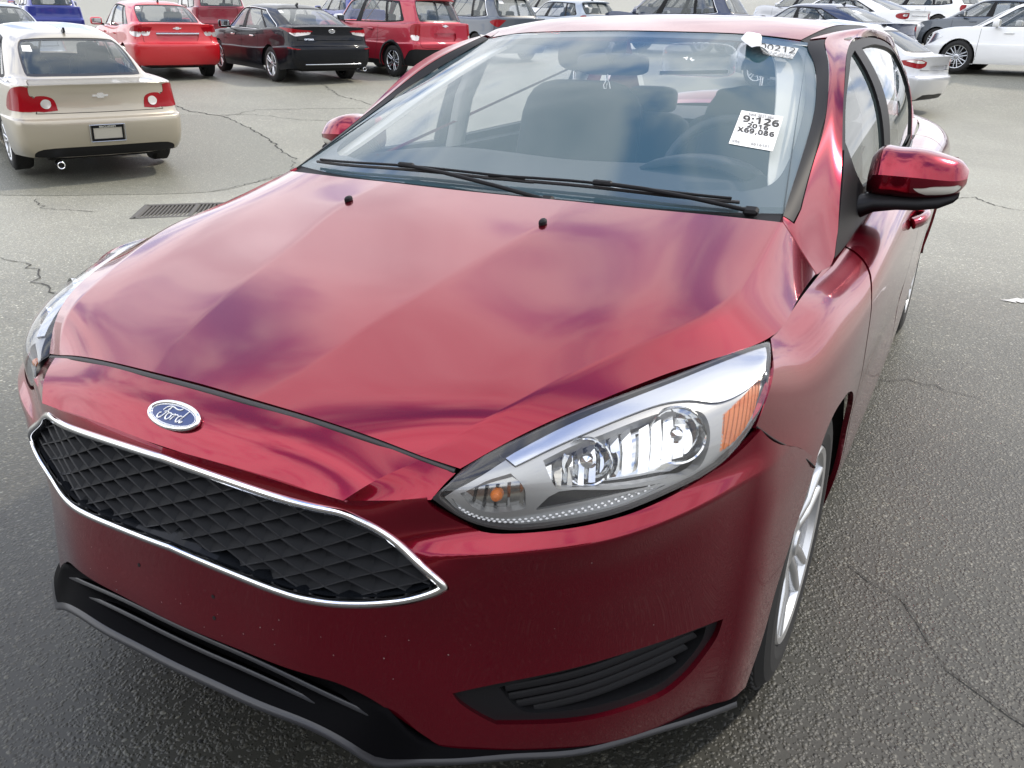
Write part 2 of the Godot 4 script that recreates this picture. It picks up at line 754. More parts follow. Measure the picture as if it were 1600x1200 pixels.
func hood_net() -> Net:
	var hx := [[0, .115, .25, .35, .415, .471], [0, .14, .30, .41, .48, .534], [0, .165, .34, .46, .54, .613], [0, .19, .38, .52, .61, .692], [0, .225, .42, .58, .69, .785], [0, .26, .44, .60, .705, .79], [0, .26, .42, .58, .70, .785]]
	var hy := [[.802, .800, .792, .778, .762, .748], [.822, .821, .815, .811, .806, .790], [.849, .850, .8425, .842, .839, .822], [.884, .8855, .8755, .871, .862, .838], [.919, .9215, .911, .904, .887, .845], [.9545, .9565, .947, .936, .914, .858], [.985, .985, .981, .976, .962, .858]]
	var hz := [[-.105, -.106, -.114, -.124, -.136, -.150], [-.175, -.178, -.185, -.195, -.205, -.216], [-.28, -.285, -.295, -.31, -.32, -.326], [-.43, -.435, -.445, -.455, -.465, -.472], [-.62, -.625, -.635, -.648, -.658, -.667], [-.80, -.805, -.82, -.84, -.86, -.87], [-.965, -.975, -.995, -1.03, -1.10, -1.095]]
	return Net.new([0, .14, .3, .43, .53, .62], [0, .09, .22, .38, .58, .78, .96], rows_v3(hx, hy, hz), [1, 4], [], 180, 90, Vector3.UP, true)


func fascia_net() -> Net:
	var bs := [0, .15, .30, .40, .484, .55, .65, .72, .78, .82, .85, .872, .885, .892]
	var bz := [0, -.005, -.022, -.062, -.104, -.143, -.21, -.29, -.385, -.455, -.52, -.60, -.70, -.82]
	var plan := []
	for i in bs.size():
		plan.append(Vector3(bs[i], 0, bz[i]))
	var fs := [0, .15, .30, .38, .455, .52, .60, .68, .74, .79, .825, .86, .892]
	var fv := [.20, .26, .33, .40, .47, .53, .58, .625, .638, .66, .70, .745, .80]
	# how far, in mm, each level stands out from the plan curve
	var fo := [[-12, -12, -12, -5, 10, 8, -4, -10, -12, -12, -10, -6, -6], [-2, -2, -2, 6, 20, 14, 2, -4, -6, -6, -4, -2, 0],
		[10, 10, 10, 12, 18, 10, 0, -6, -8, -6, -2, 0, 0], [12, 12, 12, 12, 12, 4, -4, -8, -8, -4, 0, 2, 2],
		[4, 4, 5, 6, 6, 2, -2, -4, -2, 1, 2, 2, 2], [0, 0, 0, 3, 8, 6, 4, 4, 5, 5, 4, 2, 0],
		[-2, -2, -3, 2, 15, 12, 10, 10, 10, 8, 4, 0, -2], [-6, -6, -6, 0, 13, 18, 21, 22, 19, 12, 5, -4, -8],
		[-7, -7, -8, -2, 8, 20, 24, 25, 22, 14, 5, -5, -9], [-8, -8, -10, -6, -6, -2, 2, 4, 5, 2, -3, -9, -12],
		[-12, -12, -14, -12, -10, -8, -4, 0, -1, -4, -10, -16, -18], [-28, -28, -30, -30, -20, -20, -15, -10, -10, -13, -18, -24, -26],
		[-60, -60, -60, -60, -50, -45, -40, -35, -32, -35, -40, -45, -45]]
	var rows := []
	for j in fv.size():
		var r := []
		for i in fs.size():
			var s: float = fs[i]
			var q := Net.spl(bs, plan, [], PackedFloat32Array([s, s + 0.004, maxf(s - 0.004, 0.0)]))
			var sl := (q[1].z - q[2].z) / (q[1].x - q[2].x) if i > 0 else 0.0
			var n := Vector3(-sl, 0, 1).normalized()
			r.append(q[0] + n * float(fo[j][i]) / 1000.0 + Vector3(0, fv[j] + shear(s), 0))
		rows.append(r)
	return Net.new(fs, fv, rows, [], [8], 260, 100, Vector3(0, 0, 1), true)


func shear(s: float) -> float:
	s = absf(s)
	return 0.0 if s < .35 else (.13 * (s - .35) * (s - .35) / .4 if s < .55 else .13 * (s - .45))


# body side: u is the distance back, v runs from the hood edge or belt (0) down to the sill (7)
func side_net() -> Net:
	var z := [-.40, -.50, -.68, -.88, -1.1, -1.3, -1.9, -2.6, -3.4, -4.0, -4.4]
	var xs := [[.765, .775, .785, .79, .79, .79, .80, .795, .78, .72, .60], [.787, .805, .822, .835, .842, .848, .86, .86, .85, .80, .66], [.795, .818, .850, .872, .885, .893, .905, .905, .905, .86, .72], [.796, .822, .862, .888, .898, .903, .910, .910, .912, .885, .76],
		[.806, .835, .876, .897, .900, .899, .902, .902, .905, .885, .77], [.814, .842, .882, .897, .893, .890, .892, .893, .897, .88, .77], [.814, .842, .878, .89, .885, .886, .892, .892, .885, .86, .75], [.804, .83, .86, .87, .86, .86, .86, .86, .85, .83, .72]]
	var ys := [[.872, .862, .845, .858, .860, .870, .905, .925, .945, .955, .96], [.85, .84, .82, .836, .845, .862, .890, .91, .93, .94, .945], [.80, .79, .77, .785, .80, .82, .835, .86, .88, .89, .90], [.73, .72, .70, .70, .72, .73, .74, .76, .78, .79, .80],
		[.62, .62, .62, .60, .60, .60, .60, .60, .62, .65, .65], [.50, .50, .50, .50, .48, .48, .48, .48, .50, .50, .50], [.36, .36, .36, .36, .36, .34, .32, .32, .34, .34, .34], [.22, .22, .22, .22, .22, .20, .18, .18, .20, .24, .26]]
	var rows := []
	for j in 8:
		var r := []
		for i in z.size():
			r.append(Vector3(xs[j][i], ys[j][i], z[i]))
		rows.append(r)
	var us := []
	for q in z:
		us.append(-q)
	return Net.new(us, [0, 1, 2, 3, 4, 5, 6, 7], rows, [], [], 200, 84, Vector3(1, 0, 0))


# the sides of the cabin: u is the distance back, v the height
func cabin_net() -> Net:
	var z := [-1.2, -1.5, -1.8, -2.3, -3.0, -3.4]
	var x := [[.798, .805, .812, .82, .80, .77], [.775, .79, .80, .81, .79, .76], [.725, .755, .775, .795, .775, .74], [.67, .705, .735, .768, .745, .71], [.61, .65, .68, .712, .69, .655], [.57, .60, .63, .665, .645, .61], [.53, .56, .59, .625, .605, .57]]
	var y := [.88, .95, 1.05, 1.15, 1.25, 1.31, 1.35]
	var rows := []
	for j in 7:
		var r := []
		for i in 6:
			r.append(Vector3(x[j][i], y[j], z[i]))
		rows.append(r)
	return Net.new([1.2, 1.5, 1.8, 2.3, 3.0, 3.4], y, rows, [], [], 90, 50, Vector3(1, 0.3, 0))


func screen_net() -> Net:
	var b := [Vector3(0, .975, -1.02), Vector3(.25, .975, -1.03), Vector3(.50, .970, -1.075), Vector3(.70, .972, -1.14)]
	var m1 := [Vector3(0, 1.075, -1.215), Vector3(.25, 1.073, -1.23), Vector3(.48, 1.065, -1.28), Vector3(.681, 1.057, -1.36)]
	var m2 := [Vector3(0, 1.215, -1.515), Vector3(.24, 1.212, -1.53), Vector3(.45, 1.203, -1.585), Vector3(.640, 1.185, -1.68)]
	var t := [Vector3(0, 1.338, -1.87), Vector3(.22, 1.335, -1.88), Vector3(.40, 1.328, -1.91), Vector3(.545, 1.311, -1.97)]
	return Net.new([0, .35, .7, 1], [0, .25, .62, 1], [b, m1, m2, t], [], [], 80, 40, Vector3(0, 1, 1), true)


func lamp_net(back: float) -> Net:
	var up := [Vector3(.471, .750, -.152), Vector3(.50, .771, -.181), Vector3(.534, .790, -.216), Vector3(.58, .811, -.277), Vector3(.635, .826, -.36), Vector3(.693, .836, -.467), Vector3(.74, .844, -.565), Vector3(.772, .845, -.635), Vector3(.786, .844, -.666)]
	var lo := [Vector3(.455, .722, -.103), Vector3(.500, .688, -.122), Vector3(.560, .676, -.148), Vector3(.625, .683, -.187), Vector3(.688, .693, -.243), Vector3(.745, .708, -.322), Vector3(.795, .732, -.42), Vector3(.819, .800, -.515), Vector3(.800, .838, -.61)]
	var k := [.3, .7, 1, 1, 1, 1, .9, .5, .1]
	var d := Vector3(.58, .50, .64)
	var r := [[], [], [], []]
	for i in 9:
		r[0].append(up[i] - d * back)
		r[1].append(up[i].lerp(lo[i], 1.0 / 3) + d * (.032 * k[i] - back))
		r[2].append(up[i].lerp(lo[i], 2.0 / 3) + d * (.027 * k[i] - back))
		r[3].append(lo[i] - d * back)
	return Net.new([0, 1, 2, 3, 4, 5, 6, 7, 8], [0, 1, 2, 3], r, [], [], 96, 48, d)


func grille_outline() -> PackedVector2Array:
	return both(path([vv([0, .717, .088, .714, .205, .709, .304, .7025, .338, .6995, .357, .694]), vv([.357, .694, .390, .677, .430, .647, .462, .6165, .479, .594, .482, .582]), vv([.482, .582, .465, .570, .425, .552, .380, .540, .334, .534, .285, .532, .246, .532, .132, .537, 0, .544])], 4, false))


func inset(p: PackedVector2Array, d: float) -> PackedVector2Array:
	return Geometry2D.offset_polygon(p, -d)[0]


func hero() -> void:
	var car := thing("red_car", "dark red metallic saloon with chrome framed black mesh grille filling the foreground", "car")
	var red: Material = M.red
	var black: Material = M.trim
	var H := hood_net()
	var F := fascia_net()
	var S := side_net()
	var C := cabin_net()
	var W := screen_net()
	var st: SurfaceTool
	# hood
	var hl := path([vv([0, .006, .14, .005, .3, .004, .43, .004, .53, .004, .615, .006]), vv([.615, .006, .617, .1, .617, .22, .617, .38, .617, .58]), vv([.617, .58, .6175, .78, .6175, .95]), vv([.6175, .955, .53, .957, .43, .957, .3, .957, .14, .957, 0, .957])], 5, false)
	st = begin()
	trim(st, H, both(hl), [], .014, .012, 0, .018)
	part("hood", st, red, car)
	# bumper cover with the openings cut out of it
	var grille := grille_outline()
	var top := vv([0, .727, .09, .7285, .183, .728, .255, .724, .338, .713])
	var low := vv([.8845, .538, .878, .470, .872, .409, .867, .329, .863, .228, .858, .145])
	var under := vv([.858, .145, .811, .159, .773, .167, .693, .200, .562, .238, .482, .264])
	var mouth := vv([.482, .264, .451, .299, .412, .334, .373, .369, .335, .392, .291, .403, .189, .405, 0, .404])
	var lampline := vv([.4545, .720, .460, .7085, .480, .690, .505, .673, .535, .661, .601, .6575, .663, .6575, .706, .6595, .748, .666, .791, .678, .815, .691, .836, .708])
	var shut := vv([.836, .708, .868, .629, .8845, .538])
	var out := path([top, vv([.338, .713, .396, .7155, .4545, .720]), lampline, shut, low, under, mouth], 4, false)
	var fog := path([vv([.482, .383, .519, .386, .605, .389, .686, .388, .759, .375, .813, .364]), vv([.813, .364, .809, .329, .797, .300, .778, .272, .749, .258, .689, .271, .606, .293, .540, .311]), vv([.540, .311, .519, .331, .493, .361, .482, .383])], 4)
	var fogl := flipped(fog)
	st = begin()
	trim(st, F, both(out), [grille, fog, fogl], .014, .011, 0, .012)
	var bumper := part("front_bumper", st, red, car)
	# the number plate's screw holes
	for q in [[.089, .486], [-.089, .486], [.089, .446]]:
		st = begin()
		lathe(st, facing(F.p(q[0], q[1], .0006), F.n(q[0], q[1])), [Vector2(0, 0), Vector2(.0022, .0004), Vector2(.0036, 0)], 10)
		part("screw_hole", st, M.dark, bumper)
	# stone chips and dried splashes
	var rng := RandomNumberGenerator.new()
	rng.seed = 41
	st = begin()
	for k in 34:
		var q := Vector2(rng.randf_range(-.46, .80), rng.randf_range(.41, .50))
		if q.x > .48:
			q.y = rng.randf_range(.40, .62)
		lathe(st, facing(F.p(q.x, q.y, .0002), F.n(q.x, q.y)), [Vector2(.0001, .0003), Vector2(rng.randf_range(.0004, .0012), 0)], 6)
	part("stone_chips", st, M.chip, bumper).set_meta("kind", "stuff")
	# nose panel between grille and hood
	var bx := [0, .115, .25, .35, .415]
	var t0 := []
	var t1 := []
	var t2 := []
	for i in 5:
		var x: float = bx[i]
		t0.append(Vector3(x + [0, 0, 0, 0, .003][i], [.7985, .7965, .7885, .7745, .7615][i], -.104 - .10 * x * x - .45 * pow(x, 4) + [0, 0, 0, 0, .004][i]))
		var xb := x * .338 / .415
		t2.append(Vector3(xb + [0, 0, 0, .001, .005][i], .7275 - .127 * xb * xb + [0, 0, 0, .001, .0045][i], -.022 - .245 * xb * xb + [0, 0, 0, .001, .0055][i]))
		t1.append((t0[i] + t2[i]) / 2 + Vector3(0, .006, .007))
	var B := Net.new(bx, [0, .5, 1], [t0, t1, t2], [], [], 80, 16, Vector3(0, 1, 1), true)
	st = begin()
	trim(st, B, PackedVector2Array([Vector2(-.415, 0), Vector2(.415, 0), Vector2(.415, 1), Vector2(-.415, 1)]), [], .014, .08, 0, .01)
	# cheeks that fall away from the nose to the lamps
	for s in [1, -1]:
		var e0 := B.p(.415 * s, 0)
		var e1 := B.p(.415 * s, .5)
		var e2 := B.p(.415 * s, 1)
		var g0 := Vector3(.4675 * s, .7455, -.148)
		var g1 := Vector3(.4605 * s, .735, -.127)
		var g2 := Vector3(.4535 * s, .720, -.104)
		var dip := Vector3(-.0004 * s, -.001, -.0007)
		var K := Net.new([0, .5, 1], [0, .5, 1], [[e0, (e0 + g0) / 2 + dip * .6, g0], [e1, (e1 + g1) / 2 + dip, g1], [e2, (e2 + g2) / 2 + dip, g2]], [], [], 20, 16, Vector3(0, 1, 1))
		trim(st, K, PackedVector2Array([Vector2(0, 0), Vector2(1, 0), Vector2(1, 1), Vector2(0, 1)]), [], .2, .1)
	part("nose_panel", st, red, car)
	# rubber seal in the gap
	st = begin()
	var pts := PackedVector3Array()
	var nr := PackedVector3Array()
	for i in 41:
		var x := lerpf(-.466, .466, i / 40.0)
		pts.append(H.p(signf(x) * absf(x) * .612 / .466, .0, -.007) + Vector3(0, 0, .002))
		nr.append(Vector3(0, .8, .6))
	sweep(st, pts, nr, circle(.006, 8), false)
	part("hood_seal", st, M.rubber, car)
	hero_grille(car, F, grille)
	hero_lower(car, F, fog)
	hero_badge(car, B)
	for s in [1, -1]:
		hero_lamp(car, s)
		hero_side(car, S, C, F, s)
		hero_mirror(car, s)
	hero_glass(car, W, C, H)
	hero_cabin(car, W)
	for s in [1, -1]:
		for z in [-.893, -3.54]:
			wheel(car, Vector3(.872 * s, .318, z), s, .318, .216, .21, M.alloy, 5, 0.35 if s > 0 else 0.1)
	# floor pan and inner arches so that no light leaks through
	st = begin()
	box(st, Transform3D(Basis(), Vector3(0, .23, -2.3)), Vector3(1.30, .05, 3.9), .01)
	box(st, Transform3D(Basis(), Vector3(0, .5, -.62)), Vector3(.9, .42, .06), .01)
	box(st, Transform3D(Basis(), Vector3(0, .60, -1.13)), Vector3(1.40, .70, .04), .01)
	for s in [1, -1]:
		for z in [-.893, -3.54]:
			for k in 12:
				var a0 := PI * k / 12
				var a1 := PI * (k + 1) / 12
				var p0 := Vector3(0, .31 + sin(a0) * .352, z - .012 + cos(a0) * .352)
				var p1 := Vector3(0, .31 + sin(a1) * .352, z - .012 + cos(a1) * .352)
				flat(st, p0 + Vector3(.55 * s, 0, 0), p0 + Vector3(.845 * s if k < 5 else .878 * s, 0, 0), p1 + Vector3(.845 * s if k < 5 else .878 * s, 0, 0), p1 + Vector3(.55 * s, 0, 0), Vector3(0, .31, z) - p0)
			flat(st, Vector3(.56 * s, .2, z - .4), Vector3(.56 * s, .2, z + .4), Vector3(.56 * s, .72, z + .4), Vector3(.56 * s, .72, z - .4), Vector3(s, 0, 0))
	part("underbody", st, M.dark, car)


func facing(at: Vector3, n: Vector3, up := Vector3.UP) -> Transform3D:
	var z := n.normalized()
	var x := up.cross(z).normalized()
	return Transform3D(Basis(x, z.cross(x), z), at)


func hero_grille(car: Node3D, F: Net, grille: PackedVector2Array) -> void:
	var g := Node3D.new()
	g.name = "grille"
	car.add_child(g)
	var st := begin()
	var pts := PackedVector3Array()
	var nr := PackedVector3Array()
	var path2 := inset(grille, .0065)
	for q in path2:
		pts.append(F.p(q.x, q.y, -.002))
		nr.append(F.n(q.x, q.y))
	sweep(st, pts, nr, PackedVector2Array([Vector2(-.0078, -.006), Vector2(-.0074, .002), Vector2(-.005, .0042), Vector2(0, .0052), Vector2(.005, .0042), Vector2(.0074, .002), Vector2(.0078, -.006)]), true)
	part("chrome_frame", st, M.chrome, g)
	# dark back of the grille and its dished inner surround
	var ins := inset(grille, .012)
	st = begin()
	trim(st, F, inset(grille, .002), [], .03, .02, -.05)
	part("backing", st, M.dark, g)
	st = begin()
	var n := ins.size()
	for i in n:
		var a := ins[i]
		var b := ins[(i + 1) % n]
		var pa := F.p(a.x, a.y, -.004)
		var pb := F.p(b.x, b.y, -.004)
		var nn := F.n(a.x, a.y)
		var mid := F.p(0, .62)
		var ia := pa + (mid - pa).normalized() * Vector3(.3, 1, 0) * .02 - nn * .028
		var ib := pb + (mid - pb).normalized() * Vector3(.3, 1, 0) * .02 - nn * .028
		flat(st, pa, pb, ib, ia, nn)
	part("surround", st, M.gloss, g)
	# the scales: each a dished diamond whose two lower edges stand proud
	var cut := inset(grille, .0125)
	var aw := .0385
	var bh := .0170
	var meshes := {}
	for j in range(-5, 9):
		for i in range(-13, 14):
			if (i + j) % 2 != 0:
				continue
			var x := i * aw
			var y := .591 + j * bh
			# the lattice narrows a little towards the ends
			var k := 1.0 - .08 * absf(x)
			x *= k
			var d := PackedVector2Array([Vector2(x, y), Vector2(x + aw * k * .975, y + bh * .975), Vector2(x, y + 2 * bh * .97), Vector2(x - aw * k * .975, y + bh * .975)])
			var clipped := Geometry2D.intersect_polygons(d, cut)
			if clipped.is_empty():
				continue
			st = begin()
			var rims := begin()
			var some := false
			for h in 2:
				var half := PackedVector2Array([d[0], d[1], d[2]]) if h == 0 else PackedVector2Array([d[0], d[2], d[3]])
				for p: PackedVector2Array in Geometry2D.intersect_polygons(half, cut):
					var idx := Geometry2D.triangulate_polygon(p)
					for t in range(0, idx.size(), 3):
						var q := []
						for e in 3:
							q.append(scale_point(F, p[idx[t + e]], x, y, aw * k, bh))
						var nn: Vector3 = (q[1] - q[0]).cross(q[2] - q[0]).normalized()
						if nn.z < 0:
							nn = -nn
						tri(st, q[0], q[1], q[2], nn, nn, nn)
						some = true
			for e in [[0, 1], [3, 0]]:
				for seg in Geometry2D.intersect_polyline_with_polygon(PackedVector2Array([d[e[0]], d[e[0]].lerp(d[e[1]], .5), d[e[1]]]), cut):
					if seg.size() < 2:
						continue
					var sp := PackedVector3Array()
					var sn := PackedVector3Array()
					for q: Vector2 in seg:
						sp.append(scale_point(F, q, x, y, aw * k, bh) + Vector3(0, -.0005, -.0035))
						sn.append(Vector3(0, 0, 1))
					sweep(rims, sp, sn, PackedVector2Array([Vector2(-.0009, -.008), Vector2(-.0009, .0044), Vector2(0, .0053), Vector2(.0009, .0044), Vector2(.0009, -.008)]), false)
			if some:
				part("scale", st, M.mesh_plastic, g)
				part("scale_edge", rims, M.mesh_edge, g)


func scale_point(F: Net, q: Vector2, x: float, y: float, aw: float, bh: float) -> Vector3:
	# depth grows from the lower edges to the top corner
	var e := clampf((q.y - y) / bh - absf(q.x - x) / aw, 0.0, 2.0) / 2.0
	var s := clampf(q.x, -.47, .47)
	return F.p(s, q.y, -.016 - .030 * pow(e, .75)) * Vector3(1, 0, 1) + Vector3(0, q.y, 0)


func hero_lower(car: Node3D, F: Net, fog: PackedVector2Array) -> void:
	var st := begin()
	# black air dam: an upper wall behind the opening, a sloping deck and a rounded lip
	var lx := [0, .10, .20, .29, .335, .365, .392, .44, .50, .57, .66, .74, .80, .84]
	var fy := [.324, .325, .325, .320, .309, .294, .277, .275, .272, .258, .238, .214, .195, .175]
	var fz := [.030, .029, .026, .015, .008, .001, -.008, -.035, -.075, -.140, -.225, -.345, -.44, -.52]
	var deck := []
	var lip := []
	var nose := []
	var belly := []
	var back := []
	var wall := []
	for i in lx.size():
		var x: float = lx[i]
		var inner := clampf((x - .40) / .06, 0, 1)
		var f := Vector3(x, fy[i], fz[i])
		var n := Vector3(0, 0, 1).lerp(Vector3(.7, 0, .7), clampf((x - .3) / .5, 0, 1)).normalized()
		lip.append(f + Vector3(0, .004, 0))
		nose.append(f + n * .004 - Vector3(0, .003, 0))
		belly.append(f - n * .006 - Vector3(0, .010, 0))
		back.append(f - n * .10 - Vector3(0, .016, 0))
		deck.append(Vector3(x, lerpf(.362, fy[i] + .012, inner), lerpf(-.045, fz[i] - .02, inner)))
		wall.append(Vector3(x, lerpf(.43, fy[i] + .014, clampf((x - .27) / .13, 0, 1)), lerpf(-.10, fz[i] - .07, clampf((x - .27) / .13, 0, 1))))
	var L := Net.new(lx, [0, .08, .14, .16, .18, .22, .32], [wall, deck, lip, nose, belly, back, back.map(func(q): return q + Vector3(0, .005, -.05))], [], [1, 2], 120, 60, Vector3(0, 1, 1), true)
	trim(st, L, PackedVector2Array([Vector2(-.84, .136), Vector2(.84, .136), Vector2(.84, .30), Vector2(-.84, .30)]), [], .018, .006)
	part("front_lip", st, M.lip, car)
	st = begin()
	trim(st, L, PackedVector2Array([Vector2(-.84, 0), Vector2(.84, 0), Vector2(.84, .136), Vector2(-.84, .136)]), [], .018, .012)
	part("air_dam", st, M.deck, car)
	# two thin blades across the opening
	for k in 2:
		st = begin()
		var pts := PackedVector3Array()
		var nr := PackedVector3Array()
		var w: float = [.385, .44][k]
		for i in 41:
			var x := lerpf(-w, w, i / 40.0)
			var y: float = [.387, .357][k] - [.66, .56][k] * pow(maxf(absf(x) - .1, 0), 2)
			pts.append(Vector3(x, y, [.002, .003][k] - .15 * x * x - .95 * pow(x, 4)))
			nr.append(Vector3(0, .25, 1).normalized())
		sweep(st, pts, nr, PackedVector2Array([Vector2(-.0014, -.012), Vector2(-.0014, .004), Vector2(-.0005, .005), Vector2(.0008, .0048), Vector2(.0014, .003), Vector2(.0014, -.012)]), false)
		part("blade", st, M.lip, car)
	# side intakes
	for s in [1, -1]:
		var v := Node3D.new()
		v.name = "side_intake" if s > 0 else "side_intake_001"
		car.add_child(v)
		st = begin()
		var o := fog if s > 0 else flipped(fog)
		trim(st, F, Geometry2D.offset_polygon(o, .004)[0], [], .03, .02, -.045)
		part("backing", st, M.dark, v)
		st = begin()
		var win := path([vv([.545, .372, .605, .377, .686, .377, .759, .366, .800, .352]), vv([.800, .352, .797, .325, .783, .298, .766, .283, .745, .275, .689, .288, .62, .304, .585, .314, .565, .334, .545, .372])], 4)
		if s < 0:
			win = flipped(win)
		trim(st, F, Geometry2D.offset_polygon(o, .003)[0], [win], .02, .015, -.010, .03)
		part("frame", st, M.trim, v)
		for k in 4:
			st = begin()
			var pts := PackedVector3Array()
			var nr := PackedVector3Array()
			var y: float = [.357, .340, .323, .307][k]
			for i in 17:
				var q := lerpf([.555, .560, .567, .578][k], [.800, .795, .786, .774][k], i / 16.0)
				pts.append(F.p(q * s, y - .010 * pow((q - .55) / .25, 2), -.022))
				nr.append(F.n(q * s, y))
			sweep(st, pts, nr, PackedVector2Array([Vector2(-.0035, -.02), Vector2(-.003, .003), Vector2(0, .005), Vector2(.003, .003), Vector2(.0035, -.02)]), false)
			part("louvre", st, M.trim, v)


func hero_badge(car: Node3D, B: Net) -> void:
	var b := Node3D.new()
	b.name = "badge"
	car.add_child(b)
	var at := facing(B.p(0, .53, .001), B.n(0, .53))
	b.transform = at
	b.scale = Vector3(.80, .83, .9)
	var st := begin()
	var a := .0725
	var c := .0300
	var ring := []
	for k in 48:
		ring.append(Vector3(cos(TAU * k / 48) * (a - .005), sin(TAU * k / 48) * (c - .005), .003))
	var nr := PackedVector3Array()
	for k in 48:
		nr.append(Vector3(0, 0, 1))
	sweep(st, PackedVector3Array(ring), nr, circle(.0052, 10, .0042), true)
	part("ring", st, M.chrome, b)
	st = begin()
	var el := PackedVector2Array()
	for k in 48:
		el.append(Vector2(cos(TAU * k / 48) * (a - .004), sin(TAU * k / 48) * (c - .004)))
	plate(st, Transform3D(Basis(), Vector3(0, 0, .0042)), el, .004)
	part("field", st, M.badge_blue, b)
	st = begin()
	ring = []
	for k in 48:
		ring.append(Vector3(cos(TAU * k / 48) * (a - .0125), sin(TAU * k / 48) * (c - .0105), .0045))
	sweep(st, PackedVector3Array(ring), nr, circle(.0007, 6), true)
	part("line", st, M.silver, b)
	# the script, drawn with pen strokes
	var strokes := [
		[-.036, .004, -.032, .010, -.024, .0135, -.014, .0135, -.006, .0115, .004, .0115, .010, .0145],
		[-.020, .0125, -.023, .006, -.026, -.002, -.031, -.009, -.037, -.0115, -.041, -.008, -.040, -.003, -.036, -.001],
		[-.030, .002, -.024, .0035, -.018, .0025],
		[-.012, .002, -.017, .001, -.0195, -.004, -.0175, -.0095, -.012, -.010, -.008, -.006, -.008, 0, -.012, .002],
		[-.008, 0, -.003, .001, .001, .002, -.001, -.004, -.003, -.0095],
		[-.001, -.004, .003, .001, .007, .002, .010, .0005],
		[.020, .002, .014, .001, .011, -.004, .012, -.009, .016, -.010, .020, -.006, .023, .001],
		[.029, .0135, .025, .005, .0215, -.004, .0225, -.0095, .026, -.009, .029, -.006]]
	for s: Array in strokes:
		st = begin()
		var run := path([vv(s)], 5, false)
		var pts := PackedVector3Array()
		var n2 := PackedVector3Array()
		for q in run:
			pts.append(Vector3(q.x + q.y * .25 + .004, q.y * 1.12, .0048))
			n2.append(Vector3(0, 0, 1))
		sweep(st, pts, n2, PackedVector2Array([Vector2(-.0019, -.0006), Vector2(-.0014, .0008), Vector2(.0014, .0008), Vector2(.0019, -.0006)]), false)
		part("script_stroke", st, M.silver, b)


